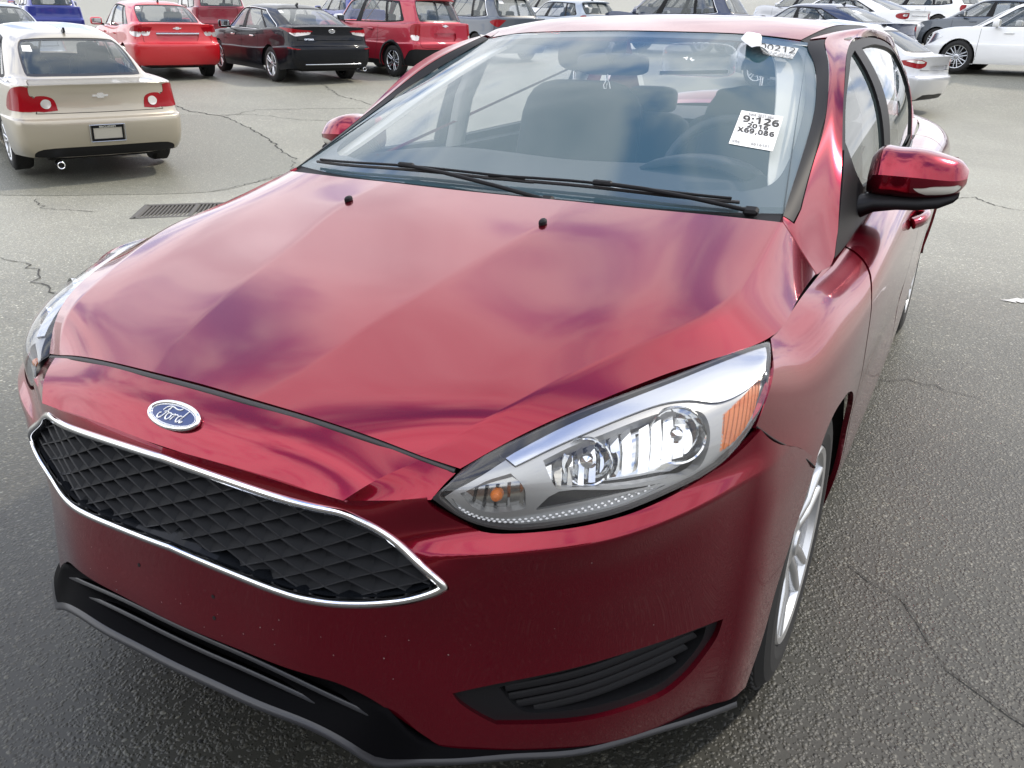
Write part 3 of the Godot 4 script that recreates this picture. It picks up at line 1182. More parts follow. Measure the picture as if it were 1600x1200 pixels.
func hero_lamp(car: Node3D, s: int) -> void:
	var l := Node3D.new()
	l.name = "headlight" if s > 0 else "headlight_001"
	car.add_child(l)
	var mir := s < 0
	var D := lamp_net(0.0)
	var K := lamp_net(0.012)
	var R := lamp_net(0.034)
	var full := path([vv([.08, .2, .3, .02, 1, .0, 3, .0, 5, .0, 7, .0, 7.9, .05]), vv([7.9, .05, 7.8, .8, 7.3, 2.85]), vv([7.3, 2.85, 6.8, 2.97, 5, 2.97, 3, 2.97, 1.2, 2.96, .5, 2.85, .08, 2.55, .03, 1.5, .08, .2])], 5)
	var st := begin()
	trim(st, D, full, [], .25, .25, -.001, .0, mir)
	part("lens", st, M.clear, l)
	st = begin()
	trim(st, D, PackedVector2Array([Vector2(0, 0), Vector2(7.9, 0), Vector2(7.9, 1), Vector2(7.4, 3), Vector2(0, 3)]), [inset(full, .04)], .25, .1, -.004, .014, mir)
	part("gasket", st, M.rubber, l)
	# black housing behind everything
	st = begin()
	trim(st, R, PackedVector2Array([Vector2(.2, .2), Vector2(6.8, .2), Vector2(6.8, 2.8), Vector2(.2, 2.8)]), [], .25, .25, -.03, 0, mir)
	part("housing", st, M.dark, l)
	# the bright trim: a brow that widens to the rear, with openings for the reflectors
	var frame := path([vv([.30, 2.40, .94, 2.80, 1.51, 2.90, 3.18, 2.86, 4.4, 2.90, 5.13, 2.92, 5.91, 2.95, 6.48, 2.97]), vv([6.48, 2.97, 6.95, 2.85, 7.2, 2.0, 7.5, .8]), vv([7.5, .6, 6.8, .34, 5.9, .26, 4.84, .25, 3.65, .30, 1.91, .52, 1.0, 1.02, .50, 1.66, .30, 2.40])], 4)
	frame = Geometry2D.offset_polygon(frame, .05)[0]
	var bowl := path([vv([2.51, .99, 3.04, .88, 3.63, .84, 4.1, .81, 4.6, .84, 5.02, 1.03, 5.33, 1.3, 5.5, 1.77, 5.56, 2.3, 5.46, 2.72, 5.2, 2.78]), vv([5.2, 2.78, 4.86, 2.62, 3.83, 2.28, 2.79, 1.94]), vv([2.79, 1.94, 2.62, 1.46, 2.51, .99])], 3)
	var corner := path([vv([.58, 1.92, 1.15, 1.25, 1.80, 1.08]), vv([1.80, 1.08, 2.15, 1.7, 2.24, 2.34]), vv([2.24, 2.34, 1.54, 2.45, 1.06, 2.37, .58, 1.92])], 4)
	var strip := path([vv([.42, 2.30, .99, 2.58, 1.5, 2.64, 2.24, 2.55, 2.96, 2.54, 3.93, 2.57, 4.86, 2.78]), vv([4.86, 2.78, 4.15, 2.83, 3.18, 2.80, 2.26, 2.80, 1.48, 2.84, .80, 2.66, .42, 2.30])], 4)
	var dark_gap := path([vv([2.46, 2.40, 2.86, 2.04, 3.83, 2.36, 4.80, 2.70]), vv([4.80, 2.70, 3.93, 2.50, 2.96, 2.46, 2.46, 2.44])], 3)
	var amber := path([vv([5.80, 1.66, 6.26, 1.56, 6.90, 1.55]), vv([6.90, 1.55, 6.75, 2.55, 6.46, 2.80, 6.16, 2.78, 5.86, 2.66]), vv([5.86, 2.66, 5.80, 1.66])], 4)
	st = begin()
	var upper := path([vv([1.3, 0, 8, 0]), vv([8, 0, 7.6, 1.2, 7.12, 1.75]), vv([7.12, 1.75, 6.26, 1.46, 5.62, 1.25, 5.08, .86, 4.6, .66, 4.0, .64, 3.2, .72, 2.5, .80, 1.9, .92]), vv([1.9, .92, 1.3, 0])], 4)
	trim(st, K, frame, [bowl, corner, strip, amber, dark_gap, upper], .2, .12, -.003, .02, mir)
	part("bezel", st, M.bezel, l)
	st = begin()
	var brow: PackedVector2Array = Geometry2D.intersect_polygons(frame, inset(upper, .02))[0]
	trim(st, K, brow, [], .2, .12, .001, .008, mir)
	part("brow", st, M.satin, l)
	# reflector bowls
	st = begin()
	trim(st, R, Geometry2D.offset_polygon(bowl, .08)[0], [], .15, .1, -.012, 0, mir)
	part("reflector", st, M.mirror, l)
	var mx := Vector3(s, 1, 1)
	for k in 2:
		var c: Vector2 = [Vector2(3.38, 1.45), Vector2(4.93, 1.62)][k]
		var r: float = [.034, .042][k]
		var n := (R.n(c.x, c.y) * .4 + Vector3(.25, .1, 1)).normalized() * mx
		var at := facing(R.p(c.x, c.y, .004) * mx, n)
		st = begin()
		lathe(st, at, [Vector2(.010, -.030), Vector2(r * .55, -.024), Vector2(r * .8, -.012), Vector2(r, .004), Vector2(r * 1.06, .006), Vector2(r * 1.08, -.004)], 28)
		var bowl_part := part("reflector_bowl", st, M.mirror, l)
		st = begin()
		lathe(st, at, [Vector2(.0005, .004), Vector2(.009, .002), Vector2(.011, -.006), Vector2(.011, -.03)], 20)
		part("bulb_cap", st, M.chrome, bowl_part)
		# upright flutes of the reflector
		st = begin()
		for f in 7:
			var u := c.x + lerpf(-.62, .62, f / 6.0)
			var pts := [R.p(u, c.y - .55, -.004) * mx, R.p(u + .03, c.y, -.007) * mx, R.p(u + .05, c.y + .62, -.004) * mx]
			var w := [R.p(u + .13, c.y - .55, .004) * mx, R.p(u + .17, c.y, .003) * mx, R.p(u + .18, c.y + .62, .004) * mx]
			for e in 2:
				flat(st, pts[e], w[e], w[e + 1], pts[e + 1], n)
		part("flute", st, M.mirror, bowl_part)
	# corner lamp
	st = begin()
	trim(st, R, Geometry2D.offset_polygon(corner, .05)[0], [], .1, .1, 0, 0, mir)
	part("corner_reflector", st, M.mirror_dim, l)
	st = begin()
	lathe(st, facing(R.p(1.62, 1.75, .006) * mx, Vector3(.3 * s, .1, 1)), [Vector2(.0003, .012), Vector2(.006, .010), Vector2(.009, .003), Vector2(.009, -.012)], 16)
	part("indicator_bulb", st, M.amber, l)
	st = begin()
	for f in 5:
		var u := lerpf(1.0, 2.1, f / 4.0)
		flat(st, R.p(u, 1.4, .0015) * mx, R.p(u + .08, 1.4, .006) * mx, R.p(u + .14, 2.3, .006) * mx, R.p(u + .06, 2.3, .0015) * mx, Vector3(0, 0, 1))
	part("corner_flute", st, M.mirror_dim, l)
	# light strip of little studs along the bottom
	st = begin()
	trim(st, K, Geometry2D.offset_polygon(strip, .04)[0], [], .2, .08, -.006, 0, mir)
	part("strip_base", st, M.dim_plastic, l)
	for f in 34:
		for g in 2:
			var u := .75 + f * .118 + g * .06
			var v := 2.66 + g * .075 + .03 * sin(u * .9)
			if u < 1.3:
				v -= .10 * (1.3 - u)
			st = begin()
			var q := K.p(u, v, -.0045) * mx
			var at := facing(q, K.n(u, v) * mx)
			at.basis = at.basis.scaled_local(Vector3(1.5, 1, 1))
			lathe(st, at, [Vector2(.0002, .0014), Vector2(.0014, .001), Vector2(.0019, 0)], 6)
			part("stud", st, M.stud, l)
	st = begin()
	trim(st, K, Geometry2D.offset_polygon(dark_gap, .06)[0], [], .2, .08, -.010, 0, mir)
	part("dark_panel", st, M.dark, l)
	st = begin()
	trim(st, K, Geometry2D.offset_polygon(amber, .03)[0], [], .12, .12, -.003, .006, mir)
	part("side_reflector", st, M.amber, l)
	st = begin()
	for f in 9:
		var u0 := 5.80 + f * .125
		for p: PackedVector2Array in Geometry2D.intersect_polygons(PackedVector2Array([Vector2(u0, 1.4), Vector2(u0 + .05, 1.4), Vector2(u0 + .02, 3), Vector2(u0 - .03, 3)]), amber):
			trim(st, K, p, [], .1, .2, -.0015, .002, mir)
	part("reflector_ribs", st, M.amber_dark, l)


func sm(S: Net, z: float, y: float) -> Vector2:
	return S.find(2, z, 1, y, -z, 3.0)


func hero_side(car: Node3D, S: Net, C: Net, F: Net, s: int) -> void:
	var mir := s < 0
	var st := begin()
	# fender: behind the lamp, over the arch, back to the door
	var arch := []
	for q in [[-.723, .591], [-.745, .612], [-.80, .640], [-.86, .655], [-.92, .656], [-.98, .650], [-1.05, .625], [-1.11, .585], [-1.16, .53], [-1.195, .46], [-1.215, .39], [-1.225, .31], [-1.225, .23]]:
		arch.append(sm(S, q[0], q[1]))
	var f := path([[Vector2(.672, .02), Vector2(.88, .0), Vector2(1.1, .0), Vector2(1.25, 0)], [Vector2(1.25, 0), Vector2(1.34, 0)], [Vector2(1.34, 0), sm(S, -1.257, .848), sm(S, -1.185, .798), sm(S, -1.17, .7), sm(S, -1.20, .60), sm(S, -1.24, .45), sm(S, -1.25, .3), sm(S, -1.25, .23)], [arch[12], arch[11], arch[10], arch[9], arch[8], arch[7], arch[6], arch[5], arch[4], arch[3], arch[2], arch[1], arch[0]], [sm(S, -.721, .595), sm(S, -.603, .677), sm(S, -.482, .759)], [sm(S, -.482, .759), sm(S, -.523, .803), sm(S, -.597, .8345), Vector2(.672, .02)]], 4)
	trim(st, S, f, [], .02, .16, 0, .012, mir)
	part("fender", st, M.red, car)
	st = begin()
	var gp := PackedVector3Array()
	var gn := PackedVector3Array()
	var seam := path([[sm(S, -.484, .761), sm(S, -.543, .719), sm(S, -.605, .679), sm(S, -.664, .637), sm(S, -.722, .594)]], 4, false)
	for q: Vector2 in seam:
		gp.append(S.p(q.x, q.y, .0016) * Vector3(s, 1, 1))
		gn.append(S.n(q.x, q.y) * Vector3(s, 1, 1))
	sweep(st, gp, gn, circle(.0019, 6, .0012), false)
	part("panel_gap", st, M.dark, car)
	# doors and rear quarter
	var d1 := path([[Vector2(1.352, 0), Vector2(1.6, 0), Vector2(2.05, 0), Vector2(2.24, 0)], [Vector2(2.24, 0), Vector2(2.26, 3), Vector2(2.25, 6.4)], [Vector2(2.25, 6.4), Vector2(1.27, 6.4)], [sm(S, -1.262, .3), sm(S, -1.252, .45), sm(S, -1.212, .60), sm(S, -1.182, .7), sm(S, -1.195, .796), sm(S, -1.267, .846), Vector2(1.352, 0)]], 4)
	st = begin()
	trim(st, S, d1, [], .03, .16, 0, .012, mir)
	var door := part("front_door", st, M.red, car)
	st = begin()
	var d2 := path([[Vector2(2.25, 0), Vector2(2.8, 0), Vector2(3.3, 0)], [Vector2(3.3, 0), sm(S, -3.25, .75), sm(S, -3.14, .60), sm(S, -3.10, .42)], [sm(S, -3.10, .42), Vector2(3.08, 6.4)], [Vector2(3.08, 6.4), Vector2(2.26, 6.4)], [Vector2(2.26, 6.4), Vector2(2.27, 3), Vector2(2.25, 0)]], 4)
	trim(st, S, d2, [], .04, .2, 0, .012, mir)
	var door2 := part("rear_door", st, M.red, car)
	st = begin()
	var rear_arch := []
	for k in 17:
		var a := PI * (1.08 - 1.16 * k / 16.0)
		rear_arch.append(sm(S, -3.54 - cos(a) * .345, .31 + sin(a) * .345))
	rear_arch.reverse()
	trim(st, S, path([[Vector2(3.31, 0), Vector2(3.8, 0), Vector2(4.4, 0)], [Vector2(4.4, 0), Vector2(4.4, 6.8)], [Vector2(4.4, 6.8), Vector2(3.9, 6.8)], rear_arch, [Vector2(3.1, 6.5), sm(S, -3.11, .42), sm(S, -3.15, .60), sm(S, -3.26, .75), Vector2(3.31, 0)]], 3), [], .05, .2, 0, .012, mir)
	part("rear_quarter", st, M.red, car)
	st = begin()
	trim(st, S, PackedVector2Array([Vector2(1.235, 6.42), Vector2(3.09, 6.42), Vector2(3.09, 7), Vector2(1.235, 7)]), [], .05, .2, -.004, .01, mir)
	part("sill", st, M.red, car)
	# door handles
	for k in 2:
		st = begin()
		var z: float = [-1.98, -2.86][k]
		var pts := PackedVector3Array()
		var nr := PackedVector3Array()
		for i in 9:
			var t := i / 8.0
			var q := sm(S, z + lerpf(.10, -.10, t), .835 + .02 * k)
			pts.append((S.p(q.x, q.y) + S.n(q.x, q.y) * (.006 + .030 * pow(sin(PI * t), .5))) * Vector3(s, 1, 1))
			nr.append(S.n(q.x, q.y) * Vector3(s, 1, 1))
		sweep(st, pts, nr, circle(.017, 10, .010), false)
		part("handle", st, M.red, door if k == 0 else door2)
	# cabin side: windscreen pillar and roof rail in body colour, window frames, panes
	st = begin()
	trim(st, C, path([vv([2.98, 1.35, 3.4, 1.35]), vv([3.4, 1.35, 3.4, .88]), vv([3.4, .88, 3.0, .90]), vv([3.0, .95, 3.13, 1.1, 3.13, 1.22, 2.98, 1.293]), vv([2.98, 1.293, 2.98, 1.35])], 4), [], .03, .02, 0, .012, mir)
	part("rear_pillar_outer", st, M.red, car)
	# black sail at the mirror and black pillar behind the front pane
	st = begin()
	trim(st, C, path([vv([1.205, .872, 1.36, .874, 1.66, .886]), vv([1.66, .886, 1.62, .95, 1.55, 1.0, 1.50, 1.071]), vv([1.50, 1.071, 1.33, .957, 1.205, .872])], 4), [], .02, .02, .002, .012, mir)
	part("sail_panel", st, M.trim, car)
	st = begin()
	var pane1 := path([vv([1.64, .965, 1.57, 1.015, 1.545, 1.085]), vv([1.545, 1.085, 1.70, 1.190, 1.89, 1.265, 2.02, 1.292]), vv([2.02, 1.292, 2.03, 1.15, 2.0, .955]), vv([2.0, .955, 1.64, .965])], 4)
	var pane2 := path([vv([2.13, 1.297, 2.4, 1.305, 2.75, 1.290, 2.98, 1.268]), vv([2.98, 1.268, 3.06, 1.20, 3.06, 1.1, 2.97, .975]), vv([2.97, .975, 2.11, .955]), vv([2.11, .955, 2.14, 1.15, 2.13, 1.297])], 4)
	trim(st, C, path([vv([1.36, .885, 1.5, 1.077, 1.69, 1.200, 1.875, 1.276, 2.08, 1.315, 2.5, 1.324, 3.0, 1.289, 3.13, 1.22, 3.13, 1.1, 2.99, .945]), vv([2.99, .945, 2.99, .89]), vv([2.99, .89, 1.5, .885, 1.36, .885])], 4), [pane1, pane2], .03, .02, -.002, .02, mir)
	part("window_frame", st, M.trim, car)
	for k in 2:
		st = begin()
		trim(st, C, Geometry2D.offset_polygon([pane1, pane2][k], .004)[0], [], .04, .03, -.010, 0, mir)
		part("side_window", st, M.tint, car)
	# bright reveal along the belt
	st = begin()
	var pts := PackedVector3Array()
	var nr := PackedVector3Array()
	for i in 31:
		var z := lerpf(1.56, 3.0, i / 30.0)
		pts.append(C.p(z, .943 + .004 * i / 30.0, .003) * Vector3(s, 1, 1))
		nr.append(C.n(z, .943) * Vector3(s, 1, 1))
	sweep(st, pts, nr, PackedVector2Array([Vector2(-.006, -.004), Vector2(-.005, .003), Vector2(.005, .003), Vector2(.006, -.004)]), false)
	part("belt_strip", st, M.gloss, car)


func hero_mirror(car: Node3D, s: int) -> void:
	var m := Node3D.new()
	m.name = "door_mirror" if s > 0 else "door_mirror_001"
	car.add_child(m)
	var k := Vector3(s, 1, 1)
	# cross-sections from the inner end to the tip; each is a rounded loop in y and z
	var xs := [.800, .812, .85, .90, .95, .99, 1.015, 1.026]
	var yt := [1.045, 1.062, 1.070, 1.070, 1.062, 1.050, 1.036, 1.022]
	var yb := [.955, .950, .950, .950, .953, .958, .972, .990]
	var zf := [-1.60, -1.575, -1.56, -1.555, -1.565, -1.585, -1.612, -1.635]
	var zb := [-1.70, -1.715, -1.72, -1.72, -1.72, -1.715, -1.70, -1.675]
	var rows := []
	var us := []
	for i in 17:
		us.append(i)
	for i in xs.size():
		var r := []
		for a in 17:
			var t := TAU * a / 16.0
			var c := cos(t)
			var d := sin(t)
			c = signf(c) * pow(absf(c), .62)
			d = signf(d) * pow(absf(d), .72)
			var y := lerpf(yb[i], yt[i], d * .5 + .5)
			# the forward face leans back towards the top
			r.append(Vector3(xs[i], y, lerpf(zb[i], zf[i], c * .5 + .5) - .030 * maxf(0, d) * (c * .5 + .5)))
		rows.append(r)
	var Q := Net.new(us, [0, .12, .5, 1, 1.5, 1.9, 2.15, 2.26], rows, [], [], 64, 40, Vector3.ZERO)
	# make the sheet face outwards
	var cen := Vector3(.91, 1.01, -1.63)
	if Q.n(0, 1).dot(Q.p(0, 1) - cen) < 0:
		for i in Q.N.size():
			Q.N[i] = -Q.N[i]
	var st := begin()
	var lamp := path([vv([-2.55, 1.45, -2.0, 1.25, -1.55, 1.12]), vv([-1.55, 1.12, -1.5, 1.35, -1.3, 1.6, -1.2, 2.1]), vv([-1.2, 2.1, -1.9, 2.18, -2.5, 2.16]), vv([-2.5, 2.16, -2.6, 1.8, -2.55, 1.45])], 3)
	for i in lamp.size():
		lamp[i].x += 16.7
	trim(st, Q, PackedVector2Array([Vector2(0, 0), Vector2(16, 0), Vector2(16, 2.26), Vector2(0, 2.26)]), [lamp], .25, .06, 0, 0, s < 0)
	for v in [0.0, 2.26]:
		for a in 32:
			var c := Q.p(8, v)
			var d := Vector3(-1, 0, 0) if v == 0.0 else Vector3(1, 0, 0)
			c = (Q.p(0, v) + Q.p(8, v)) / 2
			tri(st, Q.p(a * .5, v) * k, Q.p(a * .5 + .5, v) * k, c * k, d * k, d * k, d * k)
	part("cap", st, M.red, m)
	st = begin()
	trim(st, Q, Geometry2D.offset_polygon(lamp, .03)[0], [], .15, .06, -.0015, .0, s < 0)
	part("indicator", st, M.milky, m)
	# black foot and lower shell
	st = begin()
	var pts := PackedVector3Array()
	var nr := PackedVector3Array()
	for q in [[.765, .905, -1.50], [.79, .925, -1.56], [.83, .936, -1.60], [.88, .939, -1.625], [.93, .941, -1.635], [.975, .947, -1.64], [1.005, .957, -1.645], [1.015, .962, -1.65]]:
		pts.append(Vector3(q[0], q[1], q[2]) * k)
		nr.append(Vector3.UP)
	var rings := [.030, .028, .021, .017, .017, .015, .011, .006]
	var wid := [.05, .055, .06, .072, .076, .072, .05, .03]
	var prev := PackedVector3Array()
	for i in pts.size():
		var ring := PackedVector3Array()
		for a in 14:
			var t := TAU * a / 14
			ring.append(pts[i] + Vector3(0, sin(t) * rings[i] * 1.15, cos(t) * wid[i]))
		if i > 0:
			for a in 14:
				var b := (a + 1) % 14
				var n0 := (prev[a] - pts[i - 1]) * Vector3(1, 6, 1)
				var n1 := (prev[b] - pts[i - 1]) * Vector3(1, 6, 1)
				tri(st, prev[a], prev[b], ring[b], n0.normalized(), n1.normalized(), ((ring[b] - pts[i]) * Vector3(1, 6, 1)).normalized())
				tri(st, prev[a], ring[b], ring[a], n0.normalized(), ((ring[b] - pts[i]) * Vector3(1, 6, 1)).normalized(), ((ring[a] - pts[i]) * Vector3(1, 6, 1)).normalized())
		prev = ring
	part("foot", st, M.trim, m)
	st = begin()
	flat(st, Vector3(.83, .965, -1.722) * k, Vector3(1.0, .968, -1.722) * k, Vector3(.995, 1.045, -1.722) * k, Vector3(.83, 1.055, -1.722) * k, Vector3(0, 0, -1))
	part("mirror_glass", st, M.mirror, m)


func hero_glass(car: Node3D, W: Net, C: Net, H: Net) -> void:
	var st := begin()
	var full := both(path([vv([0, 1, .5, 1, .99, .995]), vv([.99, .995, .99, .5, .99, 0]), vv([.99, 0, .5, 0, 0, 0])], 6, false))
	trim(st, W, full, [], .05, .04)
	part("windscreen", st, M.screen, car)
	# black ceramic border behind the glass
	st = begin()
	var hole := both(path([vv([0, .968, .4, .965, .84, .958, .925, .93, .945, .87]), vv([.945, .87, .953, .5, .95, .25, .92, .14, .84, .10]), vv([.80, .105, .4, .075, 0, .07])], 6, false))
	trim(st, W, full, [hole], .05, .03, -.005)
	part("glass_border", st, M.frit, car)
	# the painted pillar runs from the hood's corner up beside the glass and on along the roof; its inner band is black
	var rr := roof_net()
	for s in [1, -1]:
		var ts := [0.0, .12, .25, .4, .55, .7, .85, 1.0]
		var cu := [1.215, 1.318, 1.40, 1.49, 1.60, 1.73, 1.90, 2.08]
		var cy := [.878, .955, 1.013, 1.076, 1.150, 1.228, 1.287, 1.319]
		var fr := [.24, .24, .26, .33, .37, .39, .38, .36]
		var rows := [[H.p(.53 * s, .961) * Vector3(s, 1, 1), H.p(.565 * s, .961) * Vector3(s, 1, 1), H.p(.595 * s, .961) * Vector3(s, 1, 1), H.p(.6195 * s, .961) * Vector3(s, 1, 1)]]
		var kv := [-.16]
		for i in 8:
			var g := W.p(.988, ts[i], .003)
			var c := C.p(cu[i], cy[i], .001)
			var nn := (Vector3(.62, .62, .45)).normalized()
			rows.append([g, g.lerp(c, fr[i]) + nn * .007, g.lerp(c, .68) + nn * .002, c])
			kv.append(ts[i])
		var zz := [2.25, 2.5, 2.8, 3.1, 3.3]
		for i in 5:
			var v := roof_v(rr, -zz[i])
			var a := rr.p(1, v, -.002) + Vector3(.034, -.012, 0)
			var c := C.p(zz[i], [1.325, 1.328, 1.312, 1.285, 1.25][i], .001)
			var nn := Vector3(.7, .7, 0).normalized()
			rows.append([a, a.lerp(c, .36) + nn * .016, a.lerp(c, .68) + nn * .020, c])
			kv.append(1.0 + (zz[i] - 2.0) * .9)
		var K := Net.new([0, 1, 2, 3], kv, rows, [], [], 36, 120, Vector3(1, 1, .3))
		st = begin()
		trim(st, K, PackedVector2Array([Vector2(0, -.16), Vector2(3, -.16), Vector2(3, kv[-1]), Vector2(0, kv[-1]), Vector2(0, 1.02), Vector2(.97, 1.02), Vector2(1, .95), Vector2(1, .5), Vector2(1, .05), Vector2(.8, -.03), Vector2(0, -.03)]), [], .2, .04, 0, .012, s < 0)
		part("pillar", st, M.red, car)
		st = begin()
		trim(st, K, PackedVector2Array([Vector2(0, 1.0), Vector2(.93, 1.0), Vector2(.95, .95), Vector2(.95, .5), Vector2(.95, .05), Vector2(.75, -.02), Vector2(0, -.02)]), [], .2, .04, -.001, .012, s < 0)
		part("pillar_trim", st, M.trim, car)
	# roof
	st = begin()
	var R := rr
	trim(st, R, PackedVector2Array([Vector2(-1, 0), Vector2(1, 0), Vector2(1, 1.45), Vector2(-1, 1.45)]), [], .05, .04, 0, .01)
	part("roof", st, M.red, car)
	for s in [1, -1]:
		st = begin()
		for i in 40:
			var v0 := lerpf(0, 1.45, i / 40.0)
			var v1 := lerpf(0, 1.45, (i + 1) / 40.0)
			var a0 := R.p(1, v0, -.002)
			var a1 := R.p(1, v1, -.002)
			var b0 := a0 + Vector3(.034, -.012, 0)
			var b1 := a1 + Vector3(.034, -.012, 0)
			flat(st, a0 * Vector3(s, 1, 1), a1 * Vector3(s, 1, 1), b1 * Vector3(s, 1, 1), b0 * Vector3(s, 1, 1), Vector3(0, 1, 0))
		part("roof_channel", st, M.trim, car)
	# rear window, rear deck and tail
	st = begin()
	var q0 := [Vector3(0, 1.335, -3.34), Vector3(.3, 1.33, -3.33), Vector3(.53, 1.31, -3.30)]
	var q1 := [Vector3(0, 1.18, -3.72), Vector3(.35, 1.175, -3.70), Vector3(.64, 1.15, -3.64)]
	var q2 := [Vector3(0, .99, -4.02), Vector3(.38, .985, -3.99), Vector3(.68, .97, -3.92)]
	var Z := Net.new([0, .5, 1], [0, .5, 1], [q0, q1, q2], [], [], 30, 20, Vector3(0, 1, -1), true)
	trim(st, Z, PackedVector2Array([Vector2(-.93, .04), Vector2(.93, .04), Vector2(.93, .96), Vector2(-.93, .96)]), [], .1, .1)
	part("rear_window", st, M.tint, car)
	st = begin()
	var d0 := [Vector3(0, .985, -4.03), Vector3(.4, .98, -4.0), Vector3(.72, .958, -3.92)]
	var d1 := [Vector3(0, 1.0, -4.40), Vector3(.4, .995, -4.38), Vector3(.66, .96, -4.36)]
	var d2 := [Vector3(0, .82, -4.47), Vector3(.4, .82, -4.45), Vector3(.66, .80, -4.40)]
	var d3 := [Vector3(0, .40, -4.52), Vector3(.4, .40, -4.50), Vector3(.74, .40, -4.40)]
	var T := Net.new([0, .5, 1], [0, .4, .6, 1], [d0, d1, d2, d3], [], [], 30, 40, Vector3(0, 1, -1), true)
	trim(st, T, PackedVector2Array([Vector2(-1, 0), Vector2(1, 0), Vector2(1, 1), Vector2(-1, 1)]), [], .1, .05)
	part("boot_and_tail", st, M.red, car)
	for s in [1, -1]:
		st = begin()
		flat(st, Vector3(.545 * s, 1.33, -3.30), Vector3(.60 * s, 1.33, -3.36), Vector3(.765 * s, .92, -3.42), Vector3(.68 * s, .965, -3.93), Vector3(s, .4, -.3))
		flat(st, Vector3(.68 * s, .965, -3.93), Vector3(.765 * s, .92, -3.42), Vector3(.74 * s, .955, -3.95), Vector3(.72 * s, .958, -3.96), Vector3(s, .4, -.3))
		part("rear_pillar", st, M.red, car)
	# cowl grille and wipers
	st = begin()
	for i in 30:
		var a := lerpf(-.70, .70, i / 30.0)
		var b := lerpf(-.70, .70, (i + 1) / 30.0)
		var pa := W.p(a / .71, .0, -.004)
		var pb := W.p(b / .71, .0, -.004)
		flat(st, pa + Vector3(0, .012, -.03), pb + Vector3(0, .012, -.03), pb + Vector3(0, -.035, .10), pa + Vector3(0, -.035, .10), Vector3(0, 1, .5))
	part("cowl_panel", st, M.trim, car)
	wiper(car, W, -.62, .12, .02)
	wiper(car, W, -.02, .60, -.02)
	# washer nozzles
	for s in [1, -1]:
		st = begin()
		var c := H.p(.140 * s, .802)
		var at := facing(c + Vector3(0, .006, 0), H.n(.14 * s, .8), Vector3(0, 0, -1))
		at.basis = at.basis.scaled_local(Vector3(.60, .95, .9))
		lathe(st, at, [Vector2(.0003, .007), Vector2(.008, .0055), Vector2(.0125, .002), Vector2(.0135, -.004), Vector2(.0125, -.007)], 18)
		part("washer_nozzle", st, M.trim, car)


func wiper(car: Node3D, W: Net, x0: float, x1: float, dv: float) -> void:
	var w := Node3D.new()
	w.name = "wiper" if x0 < -.3 else "wiper_001"
	car.add_child(w)
	var st := begin()
	var pts := []
	for i in 15:
		var t := i / 14.0
		pts.append(W.p(lerpf(x0, x1, t) / .71, .035 + dv * (t - .5) + .035 * sin(PI * t) * .3, .012))
	tube(st, pts, .0042, 6)
	part("blade", st, M.rubber, w)
	st = begin()
	var spine := []
	for i in 15:
		var t := lerpf(.03, .97, i / 14.0)
		spine.append(W.p(lerpf(x0, x1, t) / .71, .035 + dv * (t - .5) + .035 * sin(PI * t) * .3, .020 + .004 * sin(PI * t)))
	tube(st, spine, .0036, 6)
	part("spine", st, M.trim, w)
	st = begin()
	var mid := W.p(lerpf(x0, x1, .5) / .71, .045, .026)
	var piv := W.p((x1 + .06) / .71 if x0 < -.3 else (x0 - .02) / .71, -.02, .008)
	if x0 > -.3:
		piv = W.p((x1 + .03) / .71, -.005, .008)
	var e := [mid, mid.lerp(piv, .3) + Vector3(0, .006, .006), mid.lerp(piv, .65) + Vector3(0, .006, .008), piv]
	var nr := PackedVector3Array([Vector3.UP, Vector3.UP, Vector3.UP, Vector3.UP])
	sweep(st, PackedVector3Array(e), nr, circle(.008, 8, .005), false)
	box(st, facing(piv, Vector3(0, 1, .5)), Vector3(.032, .024, .016), .005)
	box(st, facing(mid, Vector3(0, 1, .5)), Vector3(.05, .014, .013), .004)
	part("arm", st, M.trim, w)


